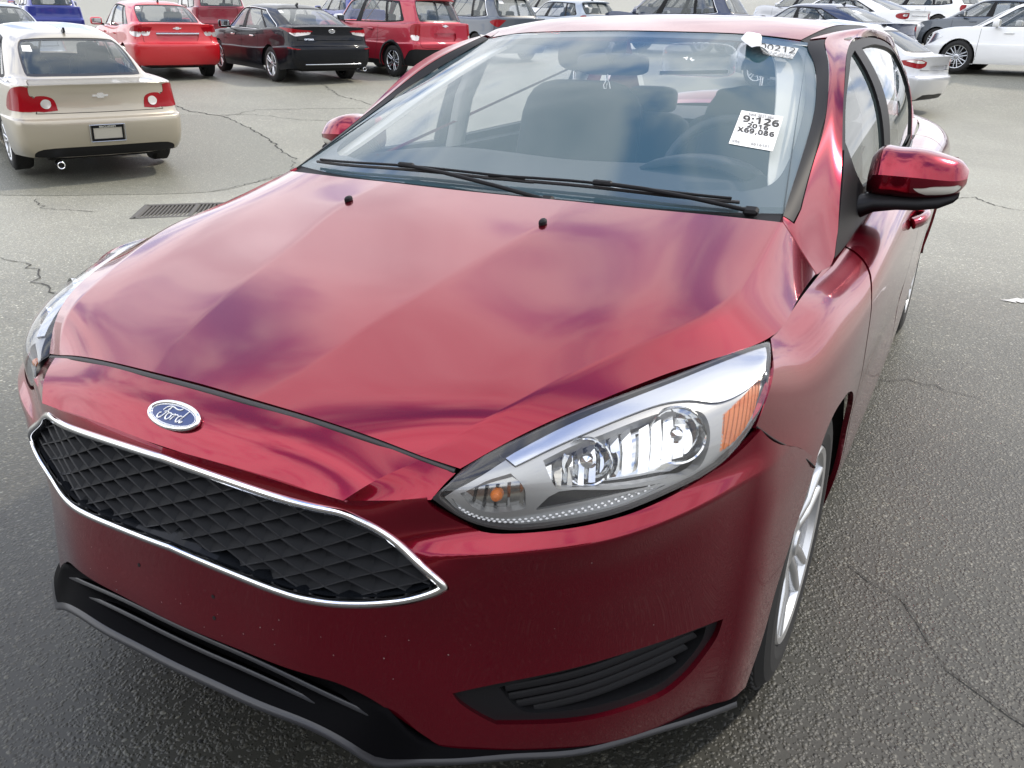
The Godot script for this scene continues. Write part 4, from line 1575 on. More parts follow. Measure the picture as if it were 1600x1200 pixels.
func hero_cabin(car: Node3D, W: Net) -> void:
	var st := begin()
	# dashboard top
	var d0 := [Vector3(0, .975, -1.06), Vector3(.4, .972, -1.09), Vector3(.68, .965, -1.18)]
	var d1 := [Vector3(0, .985, -1.35), Vector3(.4, .985, -1.36), Vector3(.70, .965, -1.40)]
	var d2 := [Vector3(0, .965, -1.60), Vector3(.4, .975, -1.62), Vector3(.74, .93, -1.60)]
	var d3 := [Vector3(0, .80, -1.66), Vector3(.4, .80, -1.68), Vector3(.76, .78, -1.64)]
	var D := Net.new([0, .5, 1], [0, .4, .8, 1.1], [d0, d1, d2, d3], [], [], 40, 40, Vector3.UP, true)
	trim(st, D, PackedVector2Array([Vector2(-1, 0), Vector2(1, 0), Vector2(1, 1.1), Vector2(-1, 1.1)]), [], .08, .06)
	part("dashboard", st, M.dash, car)
	# instrument hood and wheel on the right-hand side of the picture
	st = begin()
	var hood := []
	for i in 13:
		var a := PI * i / 12.0
		hood.append(Vector3(.38 + cos(a) * .17, .955 + sin(a) * .065, -1.52))
	var nr := PackedVector3Array()
	for i in 13:
		nr.append(Vector3(0, 0, 1))
	sweep(st, PackedVector3Array(hood), nr, circle(.012, 8, .09), false)
	part("instrument_hood", st, M.dash, car)
	var sw := Node3D.new()
	sw.name = "steering_wheel"
	car.add_child(sw)
	st = begin()
	var tf := Transform3D(Basis(Vector3.RIGHT, deg_to_rad(-24)), Vector3(.37, .925, -1.80))
	var ring := []
	for i in 36:
		ring.append(tf * Vector3(cos(TAU * i / 36) * .185, sin(TAU * i / 36) * .185, 0))
	var n2 := PackedVector3Array()
	for i in 36:
		n2.append(tf.basis.z)
	sweep(st, PackedVector3Array(ring), n2, circle(.016, 8), true)
	part("rim", st, M.dash, sw)
	st = begin()
	box(st, tf * Transform3D(Basis(), Vector3(0, -.01, .02)), Vector3(.15, .13, .06), .02)
	for a in [0.0, PI, -PI / 2]:
		box(st, tf * Transform3D(Basis(Vector3.BACK, a), Vector3(cos(a) * .12, sin(a) * .12, .005)), Vector3(.12, .04, .02), .006)
	part("hub", st, M.dash, sw)
	# seats
	for q in [[-.37, -2.25, 0], [.37, -2.25, 0], [-.42, -3.15, 1], [.42, -3.15, 1], [0, -3.2, 1]]:
		var s := Node3D.new()
		var c := 0
		for o in car.get_children():
			if o.name.begins_with("seat"):
				c += 1
		s.name = "seat" if c == 0 else "seat_%03d" % c
		car.add_child(s)
		var y0: float = .62 if q[2] == 0 else .60
		var hgt: float = .60 if q[2] == 0 else .42
		var wd: float = .50 if q[2] == 0 else .46
		st = begin()
		cushion(st, Vector3(q[0], y0 - .12, q[1] + .22), Vector3(wd, .18, .52), 0.0)
		part("cushion", st, M.cloth, s)
		st = begin()
		cushion(st, Vector3(q[0], y0 + hgt * .42, q[1] - .10), Vector3(wd, hgt, .15), -.32)
		part("backrest", st, M.cloth, s)
		st = begin()
		var hy: float = y0 + hgt * .42 + hgt * .5 + (.115 if q[2] == 0 else .05)
		var hz: float = q[1] - .10 - hgt * .5 * .32 - .035
		cushion(st, Vector3(q[0], hy, hz), Vector3(.27 if q[2] == 0 else .24, .19 if q[2] == 0 else .12, .10), -.15)
		part("headrest", st, M.cloth, s)
		if q[2] == 0:
			for e in [-.07, .07]:
				st = begin()
				tube(st, [Vector3(q[0] + e, hy - .16, hz + .01), Vector3(q[0] + e, hy - .06, hz)], .006, 8)
				part("headrest_post", st, M.chrome, s)
	# light grey pillar linings, headlining, door cards
	for s in [1, -1]:
		st = begin()
		var band := path([vv([.975, .03, .975, .985]), vv([.975, .985, .80, .985]), vv([.80, .985, .83, .90, .845, .75]), vv([.845, .75, .865, .5, .90, .22, .955, .03]), vv([.955, .03, .975, .03])], 4)
		trim(st, W, band if s > 0 else flipped(band), [], .03, .04, -.030, .01)
		part("pillar_lining", st, M.lining, car)
		st = begin()
		for z in [-2.07, -3.1]:
			var low := Vector3(.76 * s, .90, z)
			var high := Vector3(.625 * s, 1.315, z - .05)
			sweep(st, PackedVector3Array([low, (low + high) / 2 + Vector3(.03 * s, 0, 0), high]), PackedVector3Array([Vector3(-s, 0, 0), Vector3(-s, 0, 0), Vector3(-s, 0, 0)]), circle(.06, 8, .02), false)
		part("door_pillar_lining", st, M.lining, car)
		st = begin()
		for k in 8:
			var za := lerpf(-1.3, -3.4, k / 8.0)
			var zb := lerpf(-1.3, -3.4, (k + 1) / 8.0)
			flat(st, Vector3(.735 * s, .93, za), Vector3(.735 * s, .93, zb), Vector3(.76 * s, .30, zb), Vector3(.76 * s, .30, za), Vector3(-s, 0, 0))
			flat(st, Vector3(.735 * s, .93, za), Vector3(.735 * s, .93, zb), Vector3(.79 * s, .93, zb), Vector3(.79 * s, .93, za), Vector3(0, 1, 0))
		part("door_lining", st, M.dash, car)
	st = begin()
	for i in 10:
		for k in 8:
			var xa := lerpf(-.56, .56, i / 10.0)
			var xb := lerpf(-.56, .56, (i + 1) / 10.0)
			var za := lerpf(-1.93, -3.30, k / 8.0)
			var zb := lerpf(-1.93, -3.30, (k + 1) / 8.0)
			var ya := 1.345 - .16 * pow(absf((za + 2.6) / 1.0), 3) * .35
			var yb := 1.345 - .16 * pow(absf((zb + 2.6) / 1.0), 3) * .35
			flat(st, Vector3(xa, ya - .09 * xa * xa, za), Vector3(xb, ya - .09 * xb * xb, za), Vector3(xb, yb - .09 * xb * xb, zb), Vector3(xa, yb - .09 * xa * xa, zb), Vector3.DOWN)
	part("headlining", st, M.lining, car)
	st = begin()
	flat(st, Vector3(-.74, .955, -3.35), Vector3(.74, .955, -3.35), Vector3(.66, .965, -4.0), Vector3(-.66, .965, -4.0), Vector3.UP)
	part("rear_shelf", st, M.dash, car)
	st = begin()
	box(st, Transform3D(Basis(), Vector3(0, .28, -2.4)), Vector3(1.5, .02, 2.6))
	part("carpet", st, M.dark, car)
	# rear-view mirror
	var rm := Node3D.new()
	rm.name = "inner_mirror"
	car.add_child(rm)
	st = begin()
	cushion(st, Vector3(0.0, 1.245, -1.80), Vector3(.235, .062, .035), .1)
	part("housing", st, M.dash, rm)
	st = begin()
	tube(st, [Vector3(0, 1.25, -1.78), Vector3(0, 1.285, -1.76), Vector3(0, 1.30, -1.79)], .011, 8)
	part("stalk", st, M.dash, rm)


# a padded block: a superellipsoid
func cushion(st: SurfaceTool, at: Vector3, size: Vector3, lean: float) -> void:
	var b := Basis(Vector3.RIGHT, lean)
	var n := 20
	var m := 12
	var P := func(i: int, j: int) -> Vector3:
		var t := TAU * i / n
		var f := PI * (float(j) / m - .5)
		var e := .45
		var ct := signf(cos(t)) * pow(absf(cos(t)), e)
		var sn := signf(sin(t)) * pow(absf(sin(t)), e)
		var cf := pow(absf(cos(f)), e)
		var sf := signf(sin(f)) * pow(absf(sin(f)), e)
		return Vector3(ct * cf, sf, sn * cf)
	for i in n:
		for j in m:
			var q := [P.call(i, j), P.call(i + 1, j), P.call(i + 1, j + 1), P.call(i, j + 1)]
			var w := []
			var nn := []
			for v: Vector3 in q:
				w.append(at + b * (v * size / 2))
				nn.append((b * Vector3(signf(v.x) * pow(absf(v.x), 3) / size.x, signf(v.y) * pow(absf(v.y), 3) / size.y, signf(v.z) * pow(absf(v.z), 3) / size.z)).normalized())
			if w[0].distance_squared_to(w[1]) > 1e-10:
				tri(st, w[0], w[1], w[2], nn[0], nn[1], nn[2])
			if w[2].distance_squared_to(w[3]) > 1e-10:
				tri(st, w[0], w[2], w[3], nn[0], nn[2], nn[3])


func wheel(car: Node3D, at: Vector3, s: int, r: float, rim: float, wd: float, alloy: Material, spokes: int, turn: float) -> Node3D:
	var w := Node3D.new()
	var c := 0
	for o in car.get_children():
		if o.name.begins_with("wheel"):
			c += 1
	w.name = "wheel" if c == 0 else "wheel_%03d" % c
	car.add_child(w)
	w.transform = Transform3D(Basis(Vector3.UP, PI / 2 * s) * Basis(Vector3.BACK, turn), at)
	# own axes: z points outwards, the outer face at z = 0
	var st := begin()
	lathe(st, Transform3D(), [Vector2(rim - .004, -.022), Vector2(rim + .006, -.006), Vector2(rim + .03, .0), Vector2(r - .045, -.001), Vector2(r - .022, -.008), Vector2(r - .006, -.022), Vector2(r, -.04), Vector2(r, -wd + .04), Vector2(r - .02, -wd), Vector2(rim, -wd)], 48)
	for k in 64:
		var a := TAU * k / 64
		box(st, Transform3D(Basis(Vector3.BACK, a), Vector3(cos(a), sin(a), 0) * (r - .001) + Vector3(0, 0, -.05)) * Transform3D(Basis(Vector3.RIGHT, .25), Vector3.ZERO), Vector3(.006, .018, .05), .001)
	part("tyre", st, M.tyre, w)
	st = begin()
	lathe(st, Transform3D(), [Vector2(rim - .002, -.03), Vector2(rim + .003, -.008), Vector2(rim - .001, -.003), Vector2(rim - .012, -.006), Vector2(rim - .02, -.02), Vector2(rim - .024, -wd + .02), Vector2(rim, -wd)], 48)
	for k in spokes:
		for e in [-1, 1]:
			var a: float = TAU * k / spokes + e * .17
			var d := Vector3(cos(a), sin(a), 0)
			var t := Vector3(-sin(a), cos(a), 0)
			var a0 := TAU * k / spokes
			var root: Vector3 = Vector3(cos(a0), sin(a0), 0) * .05 + t * e * .012
			var p := PackedVector3Array([root + Vector3(0, 0, -.030), d * rim * .5 + t * e * .004 + Vector3(0, 0, -.018), d * (rim - .014) + Vector3(0, 0, -.012)])
			var n := PackedVector3Array([Vector3(0, 0, 1), Vector3(0, 0, 1), Vector3(0, 0, 1)])
			sweep(st, p, n, PackedVector2Array([Vector2(-.014, -.03), Vector2(-.013, 0), Vector2(-.006, .006), Vector2(.006, .006), Vector2(.013, 0), Vector2(.014, -.03)]), false)
	lathe(st, Transform3D(), [Vector2(.0005, -.012), Vector2(.026, -.013), Vector2(.03, -.018), Vector2(.055, -.022), Vector2(.062, -.05)], 24)
	part("rim", st, alloy, w)
	st = begin()
	lathe(st, Transform3D(Basis(), Vector3(0, 0, -.07)), [Vector2(.0005, 0), Vector2(.13, 0), Vector2(.135, -.02)], 32)
	part("brake_disc", st, M.steel, w)
	st = begin()
	lathe(st, Transform3D(Basis(), Vector3(0, 0, -.10)), [Vector2(.0005, 0), Vector2(rim - .02, 0)], 24)
	part("inner_wheel", st, M.dark, w)
	return w


func materials() -> void:
	M.red = paint(Color(.235, .0015, .018), .86, .19)
	M.red.clearcoat = .75
	M.red.clearcoat_roughness = .02
	M.trim = mat(Color(.010, .010, .011), .5)
	M.trim.metallic_specular = .3
	M.lip = mat(Color(.022, .023, .026), .30)
	M.deck = mat(Color(.003, .003, .0035), .5)  # lip plastic darkened: shade under the bumper put into the colour
	M.deck.metallic_specular = .1
	M.gloss = mat(Color(.006, .007, .009), .25)
	M.gloss.metallic_specular = .3
	M.dark = mat(Color(.004, .004, .004), .8)
	M.rubber = mat(Color(.02, .018, .018), .5)
	M.mesh_plastic = mat(Color(.011, .012, .014), .5)
	M.mesh_plastic.metallic_specular = .22
	M.mesh_edge = mat(Color(.020, .021, .024), .38)  # same plastic as the scales, lightened for light caught on the rims
	M.chrome = mat(Color(.86, .87, .88), .06, 1.0)
	M.chip = mat(Color(.22, .19, .18), .8)
	M.satin = mat(Color(.50, .52, .55), .24, 1.0)
	M.bezel = mat(Color(.34, .345, .34), .42, .75)
	M.silver = mat(Color(.85, .86, .88), .2, .9)
	M.mirror = mat(Color(.62, .63, .63), .06, 1.0)
	M.mirror_dim = mat(Color(.32, .32, .31), .15, 1.0)
	M.dim_plastic = mat(Color(.32, .33, .33), .3)
	M.stud = mat(Color(.85, .86, .86), .2)
	M.badge_blue = paint(Color(.008, .03, .13), .3, .3)
	M.amber = mat(Color(.50, .13, .012), .35)
	M.amber_dark = mat(Color(.46, .112, .010), .3)
	M.milky = mat(Color(.62, .62, .55), .12)
	M.clear = glass(Color(1, 1, 1), .02)
	M.screen = glass(Color(.15, .37, .47), .15)  # bluish milky tint: hazy sky reflection put into the glass colour
	M.tint = glass(Color(.10, .14, .14), .30)
	M.frit = mat(Color(.012, .013, .016), .35)
	M.dash = mat(Color(.022, .023, .026), .65)
	M.cloth = mat(Color(.03, .032, .036), .9)
	M.lining = mat(Color(.52, .52, .48), .9)
	M.tyre = mat(Color(.012, .012, .012), .75)
	M.plate_blank = mat(Color(.42, .40, .34), .6)
	M.alloy = mat(Color(.62, .63, .64), .28, .85)
	M.steel = mat(Color(.35, .35, .35), .4, .9)


func roof_net() -> Net:
	var r0 := [Vector3(0, 1.341, -1.877), Vector3(.22, 1.338, -1.887), Vector3(.40, 1.331, -1.917), Vector3(.52, 1.318, -1.962)]
	var r1 := [Vector3(0, 1.375, -2.05), Vector3(.22, 1.372, -2.05), Vector3(.42, 1.362, -2.07), Vector3(.55, 1.345, -2.09)]
	var r2 := [Vector3(0, 1.394, -2.4), Vector3(.24, 1.390, -2.4), Vector3(.46, 1.378, -2.4), Vector3(.575, 1.362, -2.4)]
	var r3 := [Vector3(0, 1.39, -2.9), Vector3(.24, 1.387, -2.9), Vector3(.46, 1.375, -2.9), Vector3(.575, 1.357, -2.9)]
	var r4 := [Vector3(0, 1.345, -3.32), Vector3(.22, 1.34, -3.32), Vector3(.42, 1.33, -3.30), Vector3(.53, 1.32, -3.28)]
	return Net.new([0, .4, .75, 1], [0, .15, .5, 1, 1.45], [r0, r1, r2, r3, r4], [], [], 60, 50, Vector3.UP, true)


func roof_v(r: Net, z: float) -> float:
	var lo := 0.0
	var hi := 1.45
	for i in 30:
		var m := (lo + hi) / 2
		if r.p(1, m).z > z:
			lo = m
		else:
			hi = m
	return lo


# ---------------------------------------------------------------- the parked cars behind
# Own axes of each car: x to its right, y up, its tail at z = 0 and its nose at z = -L.
class Spec:
	var L := 4.6
	var W := 1.80
	var H := 1.47
	var deck := 1.04      # height of the boot lid's edge
	var belt := .94
	var hood := .74
	var zb := .62         # base of the rear window from the tail
	var run := .66        # length of the rear window's slope
	var cowl := 1.02      # base of the windscreen from the nose
	var rake := .80
	var ro := .98         # rear axle from the tail
	var fo := .92
	var r := .325
	var suv := false
	var roof_w := .64
	var clear := .20


func body_net(s: Spec) -> Net:
	var h := s.W / 2
	var L := s.L
	var ws := [.955, .995, 1.0, .985, .945, .90]
	var zi := [.09, .012, -.012, .050 if not s.suv else .02, .075 if not s.suv else .03, .11 if not s.suv else .05]
	var fi := [.12, .02, .0, .06, .16, .24]
	var fr := [.0, .20, .53, .60, .97, 1.0]
	# how the shoulder's height runs from tail to nose
	var sh := [s.deck, s.deck, s.deck - .01, s.deck - .02, s.deck - .05, s.belt, s.belt - .01, s.hood + .15, s.hood + .09, s.hood + .03, s.hood + .01, s.hood]
	var cx := [0.0, .45, .80, .965, 1.0, 1.0, 1.0, .99, .93, .70, .40, 0.0]
	var cz := [0.0, .012, .07, .27, s.ro, lerpf(s.ro, L - s.fo, .34), lerpf(s.ro, L - s.fo, .68), L - s.fo, L - .30, L - .085, L - .02, L]
	if s.suv:
		cz[2] = .045
		cz[3] = .20
	var rows := []
	for k in 6:
		var r := []
		for c in 12:
			var rear := 1.0 - smoothstep(.2, 1.3, cz[c])
			var front := smoothstep(L - 1.3, L - .2, cz[c])
			var z: float = cz[c] + zi[k] * rear - fi[k] * front
			var w: float = ws[k] - (.02 * front if k > 2 else 0.0)
			# wheel-arch swell
			var y: float = lerpf(s.clear + .09 * rear * (0.0 if s.suv else 1.0), sh[c], fr[k])
			if k == 5:
				y = sh[c] + .012
			r.append(Vector3(cx[c] * w * h, y, -z))
		rows.append(r)
	var bx := [0.0, .42, .66, .78, .85, .865, .86, .83, .77, .55, .30, 0.0]
	var zb := s.zb
	var fz := L - s.cowl
	var bz := [zb, zb + .01, zb + .07, zb + .30, maxf(s.ro + .02, zb + .55), cz[5], cz[6], fz - .42, fz - .18, fz - .05, fz - .01, fz]
	var rx := [0.0, .36, .53, .585, s.roof_w - .02, s.roof_w, s.roof_w, s.roof_w - .035, s.roof_w - .08, .42, .22, 0.0]
	var zr := zb + s.run
	var fr2 := fz - s.rake
	var rz := [zr, zr + .01, zr + .06, zr + .16, maxf(zr + .42, bz[4] + .08), lerpf(zr, fr2, .55), lerpf(zr, fr2, .78), fr2 - .14, fr2 - .05, fr2 + .0, fr2 + .02, fr2 + .03]
	var by := [s.deck + .015, s.deck + .015, s.deck + .012, s.deck + .01, s.belt + .03, s.belt + .02, s.belt + .015, s.belt + .01, s.belt + .01, s.belt + .03, s.belt + .035, s.belt + .04]
	var ry := [s.H - .055, s.H - .06, s.H - .075, s.H - .085, s.H - .075, s.H - .065, s.H - .065, s.H - .08, s.H - .09, s.H - .075, s.H - .065, s.H - .06]
	var base := []
	var mid := []
	var edge := []
	var top := []
	var ridge := []
	for c in 12:
		var a := Vector3(bx[c] * h, by[c], -bz[c])
		var b := Vector3(rx[c] * h, ry[c], -rz[c])
		var m := a.lerp(b, .52) + Vector3(.028 * signf(cx[c]) * smoothstep(.3, .7, cx[c]), .02 if c < 3 or c > 8 else .0, .01 if c < 3 else 0.0)
		base.append(a)
		mid.append(m)
		edge.append(b)
		var t := b * Vector3(.55, 0, 1) + Vector3(0, s.H - .012, 0)
		t.z = lerpf(b.z, -(zr + fr2) / 2, .25)
		top.append(t)
		ridge.append(Vector3(0, s.H, lerpf(b.z, -(zr + fr2) / 2, .4)))
	rows.append(base)
	rows.append(mid)
	rows.append(edge)
	rows.append(top)
	rows.append(ridge)
	return Net.new([0, 1, 2, 3, 4, 5, 6, 7, 8, 9, 10, 11], [0, 1, 2, 3, 4, 5, 6, 7, 8, 9, 10], rows, [], [6], 220, 110, Vector3.ZERO, true)


# levels on the body's wall are given as fifths of its height and turned into rows of the sheet
func lv(a: Array) -> Array:
	var out := vv(a)
	for i in out.size():
		var v: float = out[i].y
		if v < 4.0:
			var h := .20 * v if v < 1 else (.20 + .26 * (v - 1) if v < 2 else (.46 + .28 * (v - 2) if v < 3 else .74 + .23 * (v - 3)))
			v = h / .20 if h < .20 else (1 + (h - .20) / .33 if h < .53 else (2 + (h - .53) / .07 if h < .60 else 3 + (h - .60) / .37))
			out[i] = Vector2(out[i].x, v)
	return out


func rear_uv(n: Net, x: float, y: float) -> Vector2:
	return n.find(0, x, 1, y, x * 2.4, 3.0)


func side_uv(n: Net, z: float, y: float, u: float) -> Vector2:
	return n.find(2, z, 1, y, u, 2.5)


# looks: a dictionary of what this car has; returns its root
func parked_car(label: String, at: Vector3, yaw: float, s: Spec, body: Material, look: Dictionary) -> Node3D:
	var car := thing("parked_car", label, "car", at, "cars parked in rows across the lot")
	var hx := -sin(yaw)
	var hz := -cos(yaw)
	var rise := atan2(ground_y(at.x + hx * s.L, at.z + hz * s.L) - ground_y(at.x, at.z), s.L)
	car.transform = Transform3D(Basis(Vector3.UP, yaw) * Basis(Vector3.RIGHT, rise), at)
	var n := body_net(s)
	# orientation: outwards everywhere
	if n.n(5, 2).x < 0.0:
		for i in n.N.size():
			n.N[i] = -n.N[i]
	var du := .34
	var dv := .30
	var st := begin()
	var holes := []
	# wheel arches
	for side in [1, -1]:
		for ax in 2:
			var z: float = -s.ro if ax == 0 else -(s.L - s.fo)
			var ring := PackedVector2Array()
			for k in 19:
				var a := PI * (1.10 - 1.20 * k / 18.0)
				var p := side_uv(n, z - cos(a) * (s.r + .055), maxf(s.r - .02 + sin(a) * (s.r + .065), s.clear), 4.0 if ax == 0 else 7.0)
				ring.append(Vector2(p.x * side, p.y))
			ring.append(Vector2(ring[18].x, -.1))
			ring.append(Vector2(ring[0].x, -.1))
			holes.append(ring)
	# glass
	var rw: PackedVector2Array = path([vv([-1.9, 7.86, -1, 7.9, 0, 7.91, 1, 7.9, 1.9, 7.86]), vv([1.9, 7.86, 2.06, 7.6, 2.10, 7.0, 2.06, 6.3, 1.95, 6.10]), vv([1.95, 6.10, 0, 6.07, -1.95, 6.10]), vv([-1.95, 6.10, -2.06, 6.3, -2.10, 7.0, -2.06, 7.6, -1.9, 7.86])], 3)
	holes.append(rw)
	var dlo := []
	var panes := []
	var qend: float = look.get("quarter", 3.75)
	for side in [1, -1]:
		var o := path([vv([7.75, 6.10, 6, 6.06, 5, 6.06, 4.2, 6.08, qend, 6.16]), vv([qend, 6.16, qend - .08, 6.35, qend + .10, 7.2, qend + .28, 7.80]), vv([qend + .28, 7.80, 5, 7.93, 6, 7.93, 6.7, 7.88]), vv([6.7, 7.88, 7.0, 7.65, 7.45, 6.8, 7.75, 6.10])], 3)
		var ps := [path([vv([7.5, 6.2, 6.6, 6.15, 5.62, 6.15]), vv([5.62, 6.15, 5.62, 7.80]), vv([5.62, 7.80, 6.2, 7.82, 6.65, 7.76]), vv([6.65, 7.76, 7.0, 7.45, 7.5, 6.2])], 3),
			path([vv([5.42, 6.15, 4.9, 6.15, 4.42, 6.18]), vv([4.42, 6.18, 4.44, 7.76]), vv([4.44, 7.76, 5.0, 7.80, 5.42, 7.80]), vv([5.42, 7.80, 5.42, 6.15])], 3),
			path([vv([4.32, 6.2, qend + .12, 6.26]), vv([qend + .12, 6.26, qend + .2, 7.1, qend + .38, 7.68]), vv([qend + .38, 7.68, 4.34, 7.74]), vv([4.34, 7.74, 4.32, 6.2])], 3)]
		if side < 0:
			o = flipped(o)
			for k in 3:
				ps[k] = flipped(ps[k])
		holes.append(o)
		dlo.append(o)
		panes.append(ps)
	var ws: PackedVector2Array = path([vv([8.12, 6.12, 9, 6.08, 11, 6.06]), vv([11, 6.06, 11, 7.9]), vv([11, 7.9, 9, 7.88, 8.3, 7.8]), vv([8.3, 7.8, 8.1, 7.0, 8.12, 6.12])], 3)
	holes.append(ws)
	holes.append(flipped(ws))
	# lamps
	var lamps := []
	for q: Dictionary in look.get("lamps", []):
		var p := path([lv(q.at)], 3)
		if p.size() > 3 and Geometry2D.is_polygon_clockwise(p):
			p.reverse()
		lamps.append([p, q])
		lamps.append([flipped(p), q])
		if q.get("cut", true):
			holes.append(p)
			holes.append(flipped(p))
	# boot lid or tailgate as a panel of its own
	var lid := PackedVector2Array()
	if look.has("lid"):
		lid = both(path([lv(look.lid)], 3, false))
		if Geometry2D.is_polygon_clockwise(lid):
			lid.reverse()
	var full := PackedVector2Array([Vector2(-11, 0), Vector2(11, 0), Vector2(11, 9.99), Vector2(-11, 9.99)])
	var low := PackedVector2Array()
	var shell_holes := holes.duplicate()
	if look.has("valance"):
		low = both(path([lv(look.valance)], 2, false))
		if Geometry2D.is_polygon_clockwise(low):
			low.reverse()
		shell_holes.append(low)
	if not lid.is_empty():
		shell_holes.append(Geometry2D.offset_polygon(lid, .028)[0])
	trim(st, n, full, shell_holes, du, dv, 0, .02)
	part("body", st, body, car)
	if not lid.is_empty():
		st = begin()
		var inner := []
		for l in lamps:
			if l[1].get("cut", true):
				inner.append(l[0])
		if s.suv:
			inner.append(rw)
		if look.has("recess"):
			var rc := both(path([lv(look.recess)], 2, false))
			if Geometry2D.is_polygon_clockwise(rc):
				rc.reverse()
			inner.append(rc)
			var st2 := begin()
			trim(st2, n, rc, [], .2, .12, -.03)
			part("plate_recess", st2, body, car)
		trim(st, n, lid, inner, du, dv, 0, .03)
		part("boot_lid", st, body, car)
	if not low.is_empty():
		st = begin()
		trim(st, n, low, [], .3, .2, -.006, .02)
		part("valance", st, M.trim, car)
	# rear window with its dark border
	st = begin()
	var rin: PackedVector2Array = Geometry2D.offset_polygon(rw, -.13)[0]
	trim(st, n, rw, [rin], .3, .3, -.006, .01)
	part("window_border", st, M.frit, car)
	st = begin()
	trim(st, n, Geometry2D.offset_polygon(rin, .02)[0], [], .3, .3, -.008)
	part("rear_window", st, M.bgglass, car)
	for i in 2:
		st = begin()
		trim(st, n, dlo[i], panes[i], .3, .3, -.004, .012)
		part("window_frame", st, M.trim, car)
		for p in panes[i]:
			st = begin()
			trim(st, n, Geometry2D.offset_polygon(p, .02)[0], [], .3, .3, -.010)
			part("side_window", st, M.bgglass, car)
		if look.get("chrome_line", false):
			st = begin()
			var pts := PackedVector3Array()
			var nr := PackedVector3Array()
			for q in dlo[i]:
				pts.append(n.p(q.x, q.y, .002))
				nr.append(n.n(q.x, q.y))
			sweep(st, pts, nr, circle(.011, 6, .006), true)
			part("chrome_line", st, M.chrome, car)
	st = begin()
	trim(st, n, ws, [], .3, .3, -.006)
	trim(st, n, flipped(ws), [], .3, .3, -.006)
	part("windscreen", st, M.bgglass, car)
	for l in lamps:
		st = begin()
		trim(st, n, Geometry2D.offset_polygon(l[0], .02)[0] if l[1].get("cut", true) else l[0], [], .2, .12, l[1].get("off", .004), .02)
		part(l[1].get("called", "tail_lamp"), st, l[1].m, car)
	# dark cabin floor and seat backs, so that one does not look through an empty shell
	st = begin()
	box(st, Transform3D(Basis(), Vector3(0, .60, -s.L * .5)), Vector3(s.W - .22, .10, s.L - 1.5))
	box(st, Transform3D(Basis(), Vector3(0, .35, -s.L * .5)), Vector3(s.W - .62, .22, s.L - .5))
	if not s.suv:
		box(st, Transform3D(Basis(), Vector3(0, s.deck - .04, -(s.zb + .42))), Vector3(s.W * .78, .03, .62))
	part("cabin_floor", st, M.dark, car)
	for q in [[-.37, .47, .16], [.37, .47, .16], [-.38, .22, 0], [.38, .22, 0]]:
		st = begin()
		var z: float = -lerpf(s.zb + s.run, s.L - s.cowl - s.rake, q[1] + .05)
		cushion(st, Vector3(q[0], .86, z), Vector3(.46, .56, .14), .25)
		cushion(st, Vector3(q[0], 1.18, z + .09), Vector3(.26, .18, .10), .2)
		part("seat", st, M.cloth, car)
	for side in [1, -1]:
		for ax in 2:
			var z: float = -s.ro if ax == 0 else -(s.L - s.fo)
			wheel(car, Vector3((s.W / 2 - .03) * side, s.r, z), side, s.r, s.r * look.get("rim", .68), .21, look.get("alloy", M.alloy), look.get("spokes", 5), .3 * ax)
		# mirror
		var m := Node3D.new()
		m.name = "door_mirror" if side > 0 else "door_mirror_001"
		car.add_child(m)
		st = begin()
		cushion(st, Vector3((s.W / 2 + .06) * side, s.belt + .10, -(s.L - s.cowl - .62)), Vector3(.24, .16, .13), 0)
		part("cap", st, look.get("mirror", body), m)
		st = begin()
		tube(st, [Vector3((s.W / 2 - .10) * side, s.belt + .03, -(s.L - s.cowl - .60)), Vector3((s.W / 2 + .02) * side, s.belt + .05, -(s.L - s.cowl - .61))], .022, 8)
		part("arm", st, M.trim, m)
		st = begin()
		box(st, Transform3D(Basis(), Vector3((s.W / 2 + .06) * side, s.belt + .10, -(s.L - s.cowl - .62) + .062)), Vector3(.19, .11, .012), .004)
		part("mirror_glass", st, M.mirror, m)
		# door handles and door gaps
		for k in 2:
			var p := side_uv(n, -lerpf(s.ro, s.L - s.fo, .30 + .36 * k), s.belt - .10, 4.8 + 1.2 * k)
			st = begin()
			var c := n.p(p.x, p.y, .018)
			var b := facing(c * Vector3(side, 1, 1), n.n(p.x, p.y) * Vector3(side, 1, 1))
			box(st, b, Vector3(.20, .032, .028), .010)
			part("door_handle", st, look.get("handle", body), car)
		for k in 3:
			st = begin()
			var pts := PackedVector3Array()
			var nr := PackedVector3Array()
			for i in 9:
				var y := lerpf(s.clear + .08, s.belt - .015, i / 8.0)
				var z := -lerpf(s.ro, s.L - s.fo, [.20, .505, .86][k]) - (.10 * (1.0 - smoothstep(.35, .75, y)) if k == 0 else 0.0)
				var p := side_uv(n, z, y, [4.6, 5.5, 6.6][k])
				pts.append(n.p(p.x, p.y, .0002) * Vector3(side, 1, 1))
				nr.append(n.n(p.x, p.y) * Vector3(side, 1, 1))
			sweep(st, pts, nr, circle(.004, 5, .0012), false)
			part("door_gap", st, M.dark, car)
		# inner arches
		for ax in 2:
			st = begin()
			var z: float = -s.ro if ax == 0 else -(s.L - s.fo)
			for k in 10:
				var a0 := PI * k / 10
				var a1 := PI * (k + 1) / 10
				var p0 := Vector3(0, s.r - .02 + sin(a0) * (s.r + .06), z + cos(a0) * (s.r + .06))
				var p1 := Vector3(0, s.r - .02 + sin(a1) * (s.r + .06), z + cos(a1) * (s.r + .06))
				flat(st, p0 + Vector3(.5 * side, 0, 0), p0 + Vector3((s.W / 2 - .04) * side, 0, 0), p1 + Vector3((s.W / 2 - .04) * side, 0, 0), p1 + Vector3(.5 * side, 0, 0), Vector3(0, s.r, z) - p0)
			part("inner_arch", st, M.dark, car)
